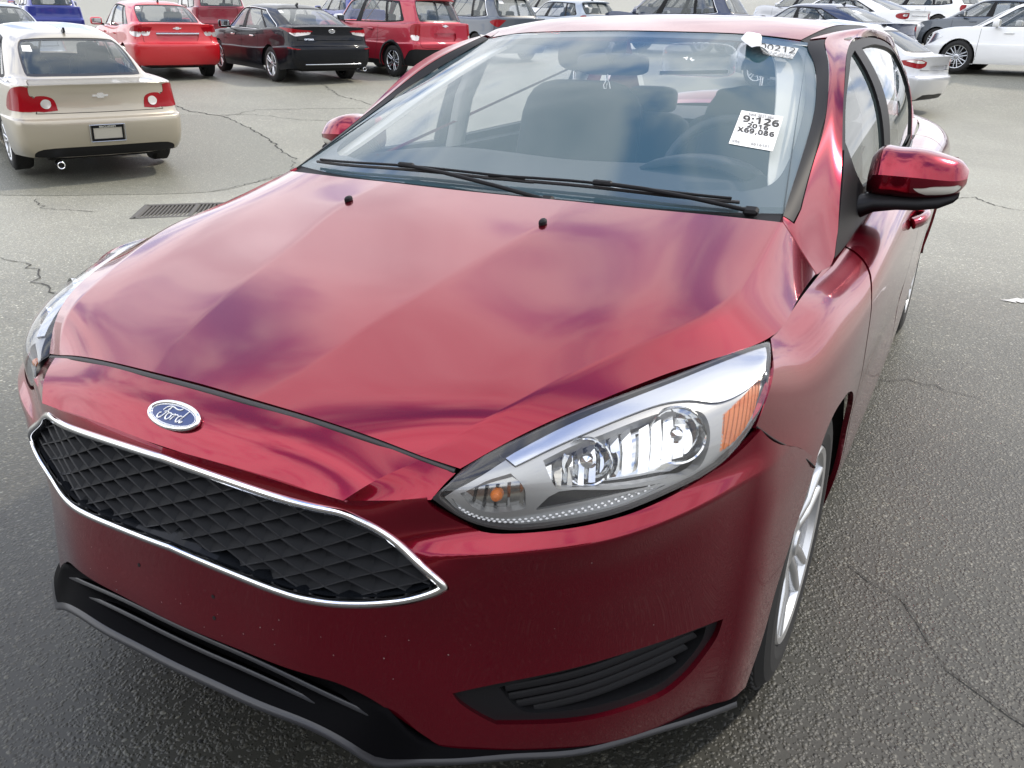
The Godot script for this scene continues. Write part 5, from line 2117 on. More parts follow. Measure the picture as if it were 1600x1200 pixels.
	if look.has("plate"):
		var q: Array = look.plate
		var u := rear_uv(n, 0, q[0])
		var b := facing(n.p(0, u.y, q[1]), n.n(0, u.y))
		var pl := Node3D.new()
		pl.name = "number_plate"
		car.add_child(pl)
		pl.transform = b
		st = begin()
		plate(st, Transform3D(), PackedVector2Array([Vector2(-.152, -.076), Vector2(.152, -.076), Vector2(.152, .076), Vector2(-.152, .076)]), .006)
		part("sheet", st, q[2], pl)
		if q[3]:
			st = begin()
			for e in [[0, .073, .33, .026], [0, -.071, .33, .024], [-.155, 0, .018, .15], [.155, 0, .018, .15]]:
				box(st, Transform3D(Basis(), Vector3(e[0], e[1], .003)), Vector3(e[2], e[3], .010), .003)
			part("plate_frame", st, M.gloss, pl)
			st = begin()
			for e in [[0, .092, .36, .010], [0, -.090, .36, .010], [-.178, 0, .010, .19], [.178, 0, .010, .19]]:
				box(st, Transform3D(Basis(), Vector3(e[0], e[1], .001)), Vector3(e[2], e[3], .016), .003)
			part("plate_surround", st, M.satin, pl)
			if look.has("plate_text"):
				lettering("frame_text", look.plate_text, .020, Transform3D(Basis(), Vector3(0, .073, .0085)), M.milky, pl, true, .17)
	if look.has("bowtie"):
		var u := rear_uv(n, 0, look.bowtie)
		st = begin()
		var k: float = look.get("bowtie_size", 1.0)
		var poly := PackedVector2Array()
		for q in vv([-.075, .008, -.035, .008, -.030, .024, .030, .024, .035, .008, .082, .008, .072, -.012, .034, -.012, .029, -.026, -.032, -.026, -.037, -.012, -.088, -.012]):
			poly.append(q * k)
		plate(st, facing(n.p(0, u.y, .008), n.n(0, u.y)), poly, .008)
		part("emblem", st, look.get("emblem_m", M.silver), car)
	if look.has("oval"):
		var u := rear_uv(n, 0, look.oval)
		st = begin()
		var pts := []
		var nr := PackedVector3Array()
		var b := facing(n.p(0, u.y, .004), n.n(0, u.y))
		for k in 24:
			pts.append(b * Vector3(cos(TAU * k / 24) * .065, sin(TAU * k / 24) * .034, 0))
			nr.append(b.basis.z)
		sweep(st, PackedVector3Array(pts), nr, circle(.006, 6), true)
		part("emblem", st, M.chrome, car)
		if look.has("oval_text"):
			lettering("emblem_text", look.oval_text, .030, Transform3D(b.basis, b.origin + b.basis.z * .004), M.silver, car, true, .085, .003)
	for t: Array in look.get("texts", []):
		var u := rear_uv(n, t[1], t[2])
		lettering("model_badge", t[0], t[3], facing(n.p(u.x, u.y, .004), n.n(u.x, u.y)), M.chrome, car, true, t[4], .004)
	if look.has("bar"):
		var q: Array = look.bar
		st = begin()
		var pts := PackedVector3Array()
		var nr := PackedVector3Array()
		for i in 13:
			var u := rear_uv(n, lerpf(-q[1], q[1], i / 12.0), q[0])
			pts.append(n.p(u.x, u.y, .010))
			nr.append(n.n(u.x, u.y))
		sweep(st, pts, nr, PackedVector2Array([Vector2(-q[2], -.01), Vector2(-q[2], .006), Vector2(0, .012), Vector2(q[2], .006), Vector2(q[2], -.01)]), false)
		part("garnish_bar", st, q[3], car)
	for q: Array in look.get("exhausts", []):
		st = begin()
		lathe(st, Transform3D(Basis(), Vector3(q[0], q[1], .02)), [Vector2(.026, -.05), Vector2(.030, 0), Vector2(.036, .004), Vector2(.040, 0), Vector2(.040, -.14)], 18)
		part("exhaust", st, M.chrome, car)
		st = begin()
		lathe(st, Transform3D(Basis(), Vector3(q[0], q[1], -.02)), [Vector2(.0003, 0), Vector2(.034, 0)], 14)
		part("exhaust_bore", st, M.dark, car)
	if look.get("fin", true):
		st = begin()
		var z := -(s.zb + s.run + .16)
		plate(st, Transform3D(Basis(Vector3.UP, PI / 2), Vector3(.012, s.H - .02, z)), PackedVector2Array([Vector2(.08, 0), Vector2(-.07, 0), Vector2(-.065, .035), Vector2(-.05, .055), Vector2(-.03, .04)]), .024)
		part("aerial", st, M.gloss, car)
	if look.has("sticker"):
		var q: Array = look.sticker
		st = begin()
		var c := Vector2(q[0], q[1])
		trim(st, n, PackedVector2Array([c + Vector2(-.26, -.14), c + Vector2(.24, -.17), c + Vector2(.22, .15), c + Vector2(-.27, .17)]), [], .2, .2, -.0065)
		part("window_sticker", st, M.paper, car)
	if look.has("spoiler"):
		st = begin()
		var pts := PackedVector3Array()
		var nr := PackedVector3Array()
		for i in 13:
			pts.append(n.p(lerpf(-2.0, 2.0, i / 12.0), 7.95, .01) + Vector3(0, .0, .06))
			nr.append(Vector3(0, 1, .2))
		sweep(st, pts, nr, PackedVector2Array([Vector2(-.10, -.02), Vector2(-.08, .015), Vector2(.06, .02), Vector2(.10, .0), Vector2(.06, -.025)]), false)
		part("roof_spoiler", st, look.spoiler, car)
	if look.get("cladding", false):
		st = begin()
		for side in [1, -1]:
			var strip := PackedVector2Array([Vector2(4.55 * side, .02), Vector2(6.5 * side, .02), Vector2(6.5 * side, .72), Vector2(4.55 * side, .72)])
			trim(st, n, strip, [], .3, .25, .006, .01)
		part("sill_cladding", st, M.trim, car)
		for side in [1, -1]:
			for ax in 2:
				var z: float = -s.ro if ax == 0 else -(s.L - s.fo)
				st = begin()
				var pts := PackedVector3Array()
				var nr := PackedVector3Array()
				for k in 19:
					var a := PI * (1.06 - 1.12 * k / 18.0)
					var p := side_uv(n, z - cos(a) * (s.r + .085), maxf(s.r - .02 + sin(a) * (s.r + .095), s.clear), 4.0 if ax == 0 else 7.0)
					pts.append(n.p(p.x, p.y, .004) * Vector3(side, 1, 1))
					nr.append(n.n(p.x, p.y) * Vector3(side, 1, 1))
				sweep(st, pts, nr, circle(.036, 6, .010), false)
				part("arch_moulding", st, M.trim, car)
	if look.get("nose", false):
		# front lamps and grille, for cars seen from the side or front
		for side in [1, -1]:
			st = begin()
			var p := path([vv([7.7, 3.5, 8.3, 3.05, 9.0, 2.9, 9.3, 3.2, 8.8, 3.7, 8.2, 3.9, 7.7, 3.5])], 3)
			trim(st, n, p if side > 0 else flipped(p), [], .2, .15, .005, .01)
			part("headlamp", st, M.satin, car)
		for side in [1, -1]:
			st = begin()
			var p := PackedVector2Array([Vector2(9.5, 1.9), Vector2(11, 1.9), Vector2(11, 3.2), Vector2(9.4, 3.2)])
			trim(st, n, p if side > 0 else flipped(p), [], .3, .2, .006, .01)
			part("front_grille", st, M.gloss, car)
	return car


func spec(d: Dictionary) -> Spec:
	var s := Spec.new()
	for k in d:
		s.set(k, d[k])
	return s


func on_lot(x: float, z: float) -> Vector3:
	return Vector3(x, ground_y(x, z), z)


func cars() -> void:
	M.paper = mat(Color(.80, .80, .78), .7)
	M.bgglass = glass(Color(.07, .10, .105), .30)
	M.lamp_red = mat(Color(.25, .003, .008), .12)
	M.lamp_red.metallic_specular = .4
	M.lamp_clear = mat(Color(.62, .58, .56), .08, .5)
	M.lamp_clear.clearcoat_enabled = true
	M.lamp_white = mat(Color(.75, .73, .70), .12, .6)
	var tan := paint(Color(.40, .36, .285), .55, .36)
	var bright_red := paint(Color(.52, .006, .014), .15, .4)
	var crimson := paint(Color(.36, .008, .028), .4, .4)
	var ink := paint(Color(.002, .003, .006), .0, .3)
	ink.clearcoat = .5
	ink.metallic_specular = .2
	var silver := paint(Color(.52, .53, .55), .6, .38)
	var white := paint(Color(.74, .75, .75), .0, .4)
	var grey := paint(Color(.07, .085, .105), .5, .38)
	var navy := paint(Color(.018, .030, .070), .5, .35)
	var royal := paint(Color(.010, .022, .20), .5, .35)
	var maroon := paint(Color(.20, .008, .022), .4, .4)
	var steel_blue := paint(Color(.30, .34, .38), .6, .36)
	var std_lid := [0, 5.9, 1.2, 5.9, 2.05, 5.85, 2.14, 5.2, 2.16, 4.6, 2.1, 4.0, 1.95, 3.1, 1.85, 2.95, 0, 2.92]
	# tan saloon on the left
	parked_car("tan metallic saloon parked on the left, empty black plate frame on its bumper", on_lot(-7.48, -5.46), deg_to_rad(65.5), spec({"L": 4.87, "W": 1.80, "H": 1.46, "deck": 1.03, "zb": .58, "run": .78, "ro": 1.06, "hood": .78}), tan, {
		"lamps": [
			{"at": [2.02, 4.12, 2.35, 4.25, 2.75, 4.1, 3.05, 3.7, 3.18, 3.3, 3.20, 2.86, 2.6, 2.82, 1.74, 2.82, 1.72, 3.0, 1.80, 3.42, 1.98, 3.62, 2.02, 4.12], "m": M.lamp_red},
			{"at": [1.14, 2.84, 1.68, 2.82, 1.76, 3.42, 1.64, 3.54, 1.38, 3.50, 1.20, 3.3, 1.14, 2.84], "m": M.lamp_red, "called": "boot_lamp"},
			{"at": [1.28, 3.08, 1.35, 2.94, 1.46, 2.92, 1.56, 3.02, 1.59, 3.20, 1.51, 3.36, 1.40, 3.38, 1.30, 3.28, 1.28, 3.08], "m": M.lamp_white, "called": "reversing_lamp", "cut": false, "off": .010}],
		"lid": [0, 5.9, 1.2, 5.9, 2.0, 5.85, 2.04, 5.2, 2.04, 4.6, 2.0, 4.12, 1.95, 3.62, 1.78, 3.5, 1.72, 2.8, 1.6, 2.70, 0, 2.68], "valance": [0, .86, 1.0, .86, 1.75, .80, 2.1, .52, 2.2, .1, 2.2, .005, 0, .005],
		"plate": [.55, .012, M.plate_blank, true], "plate_text": "McCLUSKEY", "bowtie": .93, "exhausts": [[-.52, .235]], "sticker": [-1.52, 7.35], "spokes": 6, "quarter": 3.9, "texts": []})
	# bright red saloon
	parked_car("bright red saloon with chrome strip across its boot lid, behind the tan car", on_lot(-13.68, -11.99), deg_to_rad(64), spec({"L": 4.6, "W": 1.80, "H": 1.48, "deck": 1.06, "zb": .50, "run": .70}), bright_red, {
		"lamps": [
			{"at": [1.92, 4.0, 2.4, 4.1, 2.95, 3.9, 3.12, 3.5, 2.6, 3.45, 1.95, 3.42, 1.92, 4.0], "m": M.lamp_red},
			{"at": [1.95, 3.40, 2.6, 3.42, 3.12, 3.46, 3.0, 3.2, 2.5, 3.0, 2.1, 3.05, 1.95, 3.40], "m": M.lamp_clear, "called": "reversing_lamp"},
			{"at": [1.30, 3.85, 1.60, 3.92, 1.88, 3.86, 1.90, 3.46, 1.45, 3.42, 1.30, 3.85], "m": M.lamp_red, "called": "boot_lamp"},
			{"at": [1.42, 3.40, 1.90, 3.42, 1.90, 3.14, 1.52, 3.10, 1.42, 3.40], "m": M.lamp_clear, "called": "boot_reversing_lamp"}],
		"lid": [0, 5.9, 1.2, 5.9, 2.0, 5.85, 2.04, 5.2, 2.02, 4.6, 1.98, 4.1, 1.90, 3.4, 1.86, 3.0, 1.6, 2.45, 0, 2.4], "recess": [0, 3.34, .9, 3.34, 1.06, 3.2, .98, 2.7, .8, 2.55, 0, 2.55],
		"bar": [.895, .42, .024, M.satin], "bowtie": 1.0, "sticker": [-1.62, 7.55], "valance": [0, .16, 1.4, .16, 2.0, .12, 2.0, .005, 0, .005]})
	# black saloon
	parked_car("black saloon with slim red and white tail lamps and silver bumper strip", on_lot(-10.84, -13.38), deg_to_rad(67.5), spec({"L": 4.855, "W": 1.86, "H": 1.465, "deck": 1.06, "zb": .50, "run": .95, "ro": 1.10, "r": .335}), ink, {
		"lamps": [
			{"at": [1.15, 3.78, 2.0, 3.95, 2.6, 4.1, 3.3, 4.25, 3.45, 4.2, 2.9, 3.75, 2.4, 3.6, 1.15, 3.66, 1.15, 3.78], "m": M.lamp_red},
			{"at": [1.18, 3.64, 2.4, 3.58, 2.75, 3.62, 2.3, 3.36, 1.9, 3.34, 1.25, 3.46, 1.18, 3.64], "m": M.lamp_clear, "called": "reversing_lamp"},
			{"at": [1.9, 2.12, 2.5, 2.2, 2.95, 2.3, 2.95, 2.18, 2.4, 2.05, 1.9, 2.02, 1.9, 2.12], "m": M.lamp_red, "called": "reflector", "cut": false}],
		"lid": std_lid, "valance": [0, 1.0, 1.4, 1.0, 2.0, 1.05, 2.6, 1.2, 2.6, .9, 2.2, .3, 2.2, .005, 0, .005], "bar": [.385, .62, .012, M.satin], "oval": 1.0, "oval_text": "KIA", "texts": [["OPTIMA", -.50, .845, .030, .19]],
		"exhausts": [[.66, .28]], "chrome_line": true, "handle": M.chrome, "quarter": 3.55, "sticker": [-1.75, 7.5], "mirror": ink, "spokes": 5, "rim": .70})
	# crimson small SUV
	parked_car("crimson small sport utility with black lower bumper, next to the black saloon", on_lot(-9.81, -15.93), deg_to_rad(74), spec({"L": 4.25, "W": 1.775, "H": 1.65, "deck": 1.10, "belt": 1.06, "hood": .92, "zb": .11, "run": .32, "suv": true, "ro": .84, "fo": .86, "cowl": .95, "rake": .66, "roof_w": .72, "clear": .24}), crimson, {
		"lamps": [
			{"at": [2.02, 4.1, 2.6, 4.2, 2.95, 4.0, 3.0, 3.5, 2.9, 3.1, 2.1, 3.0, 2.02, 3.4, 2.02, 4.1], "m": M.lamp_red},
			{"at": [2.1, 2.98, 2.9, 3.06, 2.8, 2.7, 2.2, 2.62, 2.1, 2.98], "m": M.lamp_clear, "called": "reversing_lamp"}],
		"lid": [0, 7.98, 1.2, 7.98, 1.98, 7.95, 2.2, 7.4, 2.24, 6.8, 2.2, 6.0, 2.05, 4.6, 1.98, 3.4, 1.95, 2.4, 1.8, 1.9, 0, 1.85],
		"valance": [0, 1.7, 1.4, 1.7, 2.2, 1.75, 2.9, 1.7, 3.25, 1.3, 3.25, .005, 0, .005], "recess": [0, 3.2, .7, 3.2, .8, 3.1, .72, 2.5, 0, 2.45], "bowtie": 1.06, "spoiler": crimson, "cladding": true, "quarter": 3.5, "spokes": 5, "alloy": M.satin, "mirror": silver})
	# silver saloon on the right
	parked_car("silver saloon with bright oblong tail lamp, left of the white car on the right", on_lot(-.03, -18.15), deg_to_rad(72), spec({"L": 4.41, "W": 1.72, "H": 1.47, "deck": 1.06, "zb": .42, "run": .80}), silver, {
		"lamps": [{"at": [1.55, 3.62, 2.2, 3.86, 2.8, 3.84, 3.3, 3.62, 3.42, 3.45, 2.9, 3.2, 2.2, 3.1, 1.6, 3.3, 1.55, 3.62], "m": M.lamp_red}, {"at": [1.75, 3.66, 2.3, 3.82, 2.8, 3.80, 3.1, 3.66, 2.6, 3.54, 1.9, 3.54, 1.75, 3.66], "m": M.lamp_white, "called": "clear_band", "cut": false, "off": .008}],
		"lid": std_lid, "recess": [0, 3.3, 1.0, 3.3, 1.1, 3.1, 1.0, 2.5, 0, 2.45], "valance": [0, .75, 1.2, .75, 1.6, .1, 1.6, .005, 0, .005], "quarter": 3.7})
	# white car on the right edge, side on
	parked_car("white saloon seen side on at the right edge, its alloy front wheel showing", on_lot(4.14, -21.88), deg_to_rad(77), spec({"L": 4.87, "W": 1.85, "H": 1.47, "ro": 1.05, "zb": .55, "run": .9, "hood": .80, "r": .34}), white, {"lid": std_lid, "nose": true, "spokes": 7, "rim": .72, "alloy": M.satin})
	parked_car("dark grey saloon with silver wheels, parked just behind the white car on the right", on_lot(3.08, -28.58), deg_to_rad(71), spec({"L": 4.8, "W": 1.84, "H": 1.46}), grey, {"lid": std_lid, "nose": true, "spokes": 5, "alloy": M.satin})
	parked_car("large white saloon with framed red tail lamps, beyond the navy saloon", on_lot(-1.35, -29.2), deg_to_rad(68), spec({"L": 5.1, "W": 1.93, "H": 1.54, "deck": 1.13, "belt": 1.0, "hood": .86, "zb": .60, "run": .85, "ro": 1.1}), white, {
		"lamps": [{"at": [1.5, 3.85, 2.2, 3.9, 2.9, 3.85, 3.0, 3.4, 2.6, 3.15, 1.6, 3.2, 1.5, 3.85], "m": M.lamp_red}, {"at": [1.65, 3.72, 2.2, 3.76, 2.4, 3.5, 1.8, 3.4, 1.65, 3.72], "m": M.lamp_clear, "called": "clear_band", "cut": false, "off": .008}],
		"lid": std_lid, "bar": [1.02, .46, .012, M.satin], "nose": true, "valance": [0, .5, 1.4, .5, 2.0, .1, 2.0, .005, 0, .005]})
	parked_car("navy saloon with a sloping rear window, between the silver and the large white saloon", on_lot(-1.08, -21.8), deg_to_rad(64), spec({"L": 4.8, "W": 1.84, "H": 1.47, "run": .95}), navy, {"lid": std_lid, "lamps": [{"at": [1.6, 3.9, 2.6, 4.0, 3.2, 3.8, 2.8, 3.4, 1.7, 3.4, 1.6, 3.9], "m": M.lamp_red}], "sticker": [-.4, 7.2], "quarter": 3.6})
	parked_car("grey sport utility with bright window trim and a sloping rear window", on_lot(-10.41, -20.63), deg_to_rad(64), spec({"L": 4.8, "W": 1.90, "H": 1.68, "deck": 1.10, "belt": 1.05, "hood": .95, "zb": .14, "run": .50, "suv": true, "ro": .95, "roof_w": .68, "clear": .24, "r": .36}), grey, {
		"lamps": [{"at": [1.35, 3.9, 2.2, 4.05, 2.9, 4.0, 3.1, 3.7, 2.6, 3.3, 2.0, 3.2, 1.35, 3.9], "m": M.lamp_red}], "lid": [0, 7.98, 1.2, 7.98, 1.98, 7.95, 2.2, 7.4, 2.24, 6.8, 2.2, 6.0, 2.05, 4.6, 1.98, 3.0, 1.95, 2.4, 1.8, 2.2, 0, 2.15], "chrome_line": true, "quarter": 3.4, "spoiler": grey, "sticker": [-1.1, 7.4], "texts": [["SPORT", .5, .98, .04, .22]]})
	parked_car("silver hatchback with a wide upright rear window, near the top of the photo", on_lot(-10.21, -25.68), deg_to_rad(60), spec({"L": 4.45, "W": 1.75, "H": 1.50, "deck": 1.05, "zb": .12, "run": .45, "suv": true, "ro": .80}), steel_blue, {
		"lamps": [{"at": [2.0, 4.2, 2.6, 4.3, 2.9, 4.0, 2.7, 3.0, 2.1, 3.0, 2.0, 4.2], "m": M.lamp_red}], "sticker": [-1.3, 7.3], "quarter": 3.4, "spoiler": steel_blue})
	parked_car("charcoal sport utility with chrome outlined side windows above the foreground car", on_lot(-5.84, -26.09), deg_to_rad(82), spec({"L": 4.8, "W": 1.92, "H": 1.70, "deck": 1.10, "belt": 1.05, "hood": .98, "zb": .14, "run": .45, "suv": true, "ro": .95, "roof_w": .70, "clear": .25, "r": .37}), navy, {"chrome_line": true, "quarter": 3.4, "nose": true, "lamps": [{"at": [1.9, 3.8, 2.6, 3.9, 2.9, 3.5, 2.0, 3.2, 1.9, 3.8], "m": M.lamp_red}]})
	parked_car("white sport utility with a tall red tail lamp, behind the dark grey saloon", on_lot(-.25, -39.08), deg_to_rad(66), spec({"L": 4.9, "W": 1.95, "H": 1.75, "deck": 1.12, "belt": 1.05, "hood": 1.0, "zb": .14, "run": .40, "suv": true, "ro": .98, "roof_w": .74, "clear": .26, "r": .38}), white, {
		"lamps": [{"at": [2.0, 4.8, 2.6, 4.8, 2.9, 4.3, 2.9, 3.2, 2.1, 3.1, 2.0, 4.8], "m": M.lamp_red}], "quarter": 3.4})
	# far left, beyond the tan and the bright red saloon
	parked_car("blue grey saloon at the left edge, its roof showing above the tan car", on_lot(-13.2, -8.2), deg_to_rad(70), spec({"L": 4.7, "W": 1.80, "H": 1.46}), steel_blue, {"lid": std_lid})
	parked_car("royal blue estate with a grey lower bumper, top left beyond the tan car", on_lot(-27.0, -18.5), deg_to_rad(62), spec({"L": 4.6, "W": 1.85, "H": 1.65, "suv": true, "zb": .12, "run": .35, "deck": 1.05, "belt": 1.0, "hood": .95, "ro": .9, "clear": .22}), royal, {"valance": [0, 1.3, 1.4, 1.3, 2.4, 1.2, 3.2, 1.0, 3.2, .005, 0, .005], "quarter": 3.4})
	parked_car("maroon people carrier with a plain tailgate, between the bright red and black saloons", on_lot(-21.2, -20.4), deg_to_rad(58), spec({"L": 5.0, "W": 1.98, "H": 1.78, "suv": true, "zb": .10, "run": .28, "deck": 1.15, "belt": 1.05, "hood": 1.0, "ro": .95, "roof_w": .76}), maroon, {"recess": [0, 4.3, .9, 4.3, 1.1, 4.1, 1.05, 3.0, .9, 2.85, 0, 2.8], "lid": [0, 7.98, 1.2, 7.98, 1.98, 7.95, 2.2, 7.4, 2.24, 6.8, 2.2, 6.0, 2.05, 4.6, 1.98, 3.0, 1.95, 2.4, 1.8, 2.2, 0, 2.15], "quarter": 3.4})
	parked_car("royal blue hatchback glimpsed over the roof of the black saloon", on_lot(-20.8, -27.4), deg_to_rad(64), spec({"L": 4.3, "W": 1.78, "H": 1.50, "suv": true, "zb": .12, "run": .4, "ro": .8}), royal, {"quarter": 3.4})
	# a last row along the top of the slope
	var far := [[-14.6, -34.0, white, "white van-like car high in the last row, above the grey sport utility"], [-9.6, -36.4, navy, "navy car in the last row, above the silver hatchback"], [-4.6, -38.2, silver, "pale silver car in the last row, above the charcoal sport utility"], [4.2, -38.6, steel_blue, "blue grey car in the last row at the top right corner"]]
	for q in far:
		parked_car(q[3], on_lot(q[0], q[1]), deg_to_rad(66), spec({"L": 4.7, "W": 1.86, "H": 1.62, "suv": true, "zb": .13, "run": .4, "deck": 1.08, "belt": 1.02, "hood": .92, "ro": .9}), q[2], {"quarter": 3.4, "nose": true})


# ---------------------------------------------------------------- small things
func ribbon(st: SurfaceTool, pts: Array, width: float, rng: RandomNumberGenerator, lift: float) -> void:
	var line := PackedVector2Array()
	for i in pts.size() - 1:
		var a: Vector2 = pts[i]
		var b: Vector2 = pts[i + 1]
		var n := maxi(2, int(a.distance_to(b) / .07))
		for k in n:
			var j := (b - a).orthogonal().normalized() * rng.randfn(0, .018)
			line.append(a.lerp(b, float(k) / n) + j)
	line.append(pts[-1])
	for i in line.size() - 1:
		var d := (line[i + 1] - line[i]).orthogonal().normalized()
		var w0 := width * rng.randf_range(.35, 1.2)
		var w1 := width * rng.randf_range(.35, 1.2)
		if i == 0:
			w0 = .001
		if i == line.size() - 2:
			w1 = .001
		var q := [line[i] - d * w0, line[i] + d * w0, line[i + 1] + d * w1, line[i + 1] - d * w1]
		var p := []
		for v: Vector2 in q:
			p.append(Vector3(v.x, ground_y(v.x, v.y) + lift, v.y))
		flat(st, p[0], p[1], p[2], p[3], Vector3.UP)


func small_things() -> void:
	var rng := RandomNumberGenerator.new()
	rng.seed = 19
	var lot := get_node("asphalt_lot") as Node3D
	M.crack = mat(Color(.045, .044, .04), .9)
	M.old_tar = mat(Color(.075, .075, .072), .8)
	var cracks := [[[-10.89, -9.32, -10.28, -9.11, -9.66, -9.18, -8.76, -8.82, -7.97, -8.4, -7.34, -7.98, -6.79, -7.64], .022], [[-9.66, -9.18, -9.64, -9.87, -9.27, -10.24, -8.9, -10.6, -8.3, -11.1], .012], [[-11.26, -13.36, -9.5, -11.84, -8.67, -11.52, -8.3, -11.32, -7.2, -10.9], .016],
		[[.70, -8.8, .82, -9.03, 1.05, -9.4, 1.2, -9.0, 1.34, -8.74, 1.5, -8.62, 1.9, -8.5], .016], [[.80, -2.80, .96, -2.82, 1.06, -2.83, 1.15, -2.79, 1.23, -2.76], .004], [[.95, -1.37, 1.06, -1.24, 1.16, -1.11, 1.27, -1.0, 1.45, -.86], .004],
		[[-4.38, -2.29, -3.9, -2.2, -3.56, -2.0, -3.09, -1.82], .008], [[-6.79, -7.64, -6.3, -7.0, -6.1, -6.2, -5.9, -5.4], .014], [[-9.9, -9.1, -9.4, -9.6, -8.6, -9.7, -7.9, -10.1], .010], [[-7.2, -4.3, -6.4, -3.9, -5.7, -3.95], .010]]
	for c in cracks:
		var st := begin()
		ribbon(st, vv(c[0]), c[1] * .6, rng, .004)
		part("crack", st, M.crack, lot)
	# the newer patch beside the tan car
	var st := begin()
	var poly := path([vv([-10.3, -8.89, -9.58, -9.11, -8.69, -8.76, -7.29, -7.92, -6.37, -7.33, -6.09, -6.23, -5.92, -5.42, -6.6, -4.9, -8.2, -4.3, -9.6, -5.6, -10.4, -7.6, -10.3, -8.89])], 4)
	M.patch = (M.asphalt as StandardMaterial3D).duplicate()
	M.patch.vertex_color_use_as_albedo = false
	M.patch.albedo_color = Color(.86, .86, .79)
	var lo := Vector2(-11, -10)
	for j in 28:
		for i in 28:
			var a := lo + Vector2(i, j) * .24
			for p: PackedVector2Array in Geometry2D.intersect_polygons(PackedVector2Array([a, a + Vector2(.24, 0), a + Vector2(.24, .24), a + Vector2(0, .24)]), poly):
				var idx := Geometry2D.triangulate_polygon(p)
				for t in range(0, idx.size(), 3):
					var q := []
					for k in 3:
						var v := p[idx[t + k]]
						q.append(Vector3(v.x, ground_y(v.x, v.y) + .003, v.y))
					tri(st, q[0], q[1], q[2], Vector3.UP, Vector3.UP, Vector3.UP, p[idx[t]] / 2, p[idx[t + 1]] / 2, p[idx[t + 2]] / 2)
	part("asphalt_patch", st, M.patch, lot)
	# storm drain
	var dc := Vector2(-4.9, -4.3)
	var drain := thing("storm_drain", "dark iron storm drain grate set in the asphalt beyond the hood", "drain", Vector3(dc.x, ground_y(dc.x, dc.y), dc.y))
	drain.rotation.y = deg_to_rad(40)
	drain.scale = Vector3(.85, 1, .85)
	st = begin()
	for e in [[0, .33, 1.04, .06], [0, -.33, 1.04, .06], [.52, 0, .06, .72], [-.52, 0, .06, .72], [0, 0, .05, .66]]:
		box(st, Transform3D(Basis(), Vector3(e[0], .006, e[1])), Vector3(e[2], .03, e[3]), .006)
	M.iron = mat(Color(.10, .095, .085), .7, .3)
	part("frame", st, M.iron, drain)
	for k in 26:
		st = begin()
		box(st, Transform3D(Basis(), Vector3(-.48 + k * .0384, .004, 0)), Vector3(.016, .026, .62), .003)
		part("bar", st, M.iron, drain)
	st = begin()
	box(st, Transform3D(Basis(), Vector3(0, -.003, 0)), Vector3(1.04, .012, .66))
	part("pit", st, M.dark, drain)
	# worn end of a painted bay line at the right edge
	st = begin()
	ribbon(st, vv([1.29, -4.335, 1.40, -4.40, 1.62, -4.52, 1.95, -4.7]), .035, rng, .004)
	var line := part("bay_line", st, mat(Color(.55, .55, .53), .8), self)
	line.set_meta("label", "worn white stub of a painted bay line at the right edge")
	line.set_meta("category", "road marking")
	# stickers on the windscreen
	var W := screen_net()
	var tag := thing("price_sticker", "white paper sticker printed 9:126 2016 X69,086 on the windscreen", "sticker", W.p(.82, .39))
	var q := [W.p(.741, .486, .002), W.p(.889, .470, .002), W.p(.891, .286, .002), W.p(.741, .310, .002)]
	st = begin()
	trim(st, W, PackedVector2Array([Vector2(.741, .486), Vector2(.889, .470), Vector2(.891, .286), Vector2(.741, .310)]), [], .04, .05, .0015)
	var o := part("paper", st, M.paper, tag)
	o.position = -tag.position
	M.print = mat(Color(.03, .03, .03), .8)
	M.faint = mat(Color(.30, .30, .30), .8)
	var ax: Vector3 = (q[1] - q[0] + q[2] - q[3]).normalized()
	var ay: Vector3 = (q[0] - q[3] + q[1] - q[2]).normalized()
	var nz := ax.cross(ay).normalized()
	ay = nz.cross(ax)
	var wid: float = q[0].distance_to(q[1])
	var hei: float = q[0].distance_to(q[3])
	var mid: Vector3 = (q[0] + q[1] + q[2] + q[3]) / 4
	for t in [["Sale 2021 084", .0, .415, .11, .60, M.faint], ["9:126", .03, .255, .24, .86, M.print], ["2016", .0, .085, .15, .50, M.print], ["X69,086", .0, -.065, .17, .86, M.print], ["vns", -.36, -.36, .12, .18, M.faint], ["6516101", .20, -.43, .09, .42, M.faint]]:
		var p: Vector3 = mid + ax * wid * t[1] + ay * hei * t[2] + nz * .0012
		var uv := Vector2(clampf(.816 + t[1] * .149, .74, .89), .388 + t[2] * .18)
		p = W.p(uv.x, uv.y, .0028)
		lettering("printed_line", t[0], hei * t[3] * .8, Transform3D(Basis(ax, ay, nz), p - tag.position), t[5], tag, true, wid * t[4], .0004)
	var up := thing("stock_sticker", "half peeled sticker printed 00212 at the top corner of the windscreen", "sticker", W.p(.8, .9))
	st = begin()
	trim(st, W, PackedVector2Array([Vector2(.722, .940), Vector2(.929, .934), Vector2(.895, .847), Vector2(.76, .858)]), [], .04, .03, .0015)
	o = part("paper", st, mat(Color(.50, .52, .52), .7), up)
	o.position = -up.position
	st = begin()
	var r0 := [W.p(.735, .985, .003), W.p(.748, .90, .003), W.p(.79, .855, .003)]
	var r1 := [W.p(.725, .985, .010), W.p(.69, .905, .026), W.p(.77, .850, .016)]
	var r2 := [W.p(.712, .982, .012), W.p(.655, .925, .032), W.p(.735, .853, .024)]
	var r3 := [W.p(.700, .98, .006), W.p(.632, .925, .016), W.p(.70, .86, .016)]
	var K := Net.new([0, .5, 1], [0, .35, .7, 1], [r0, r1, r2, r3], [], [], 14, 14, nz)
	trim(st, K, PackedVector2Array([Vector2(0, 0), Vector2(1, 0), Vector2(1, 1), Vector2(0, 1)]), [], .1, .1)
	o = part("peeled_corner", st, M.paper, up)
	o.position = -up.position
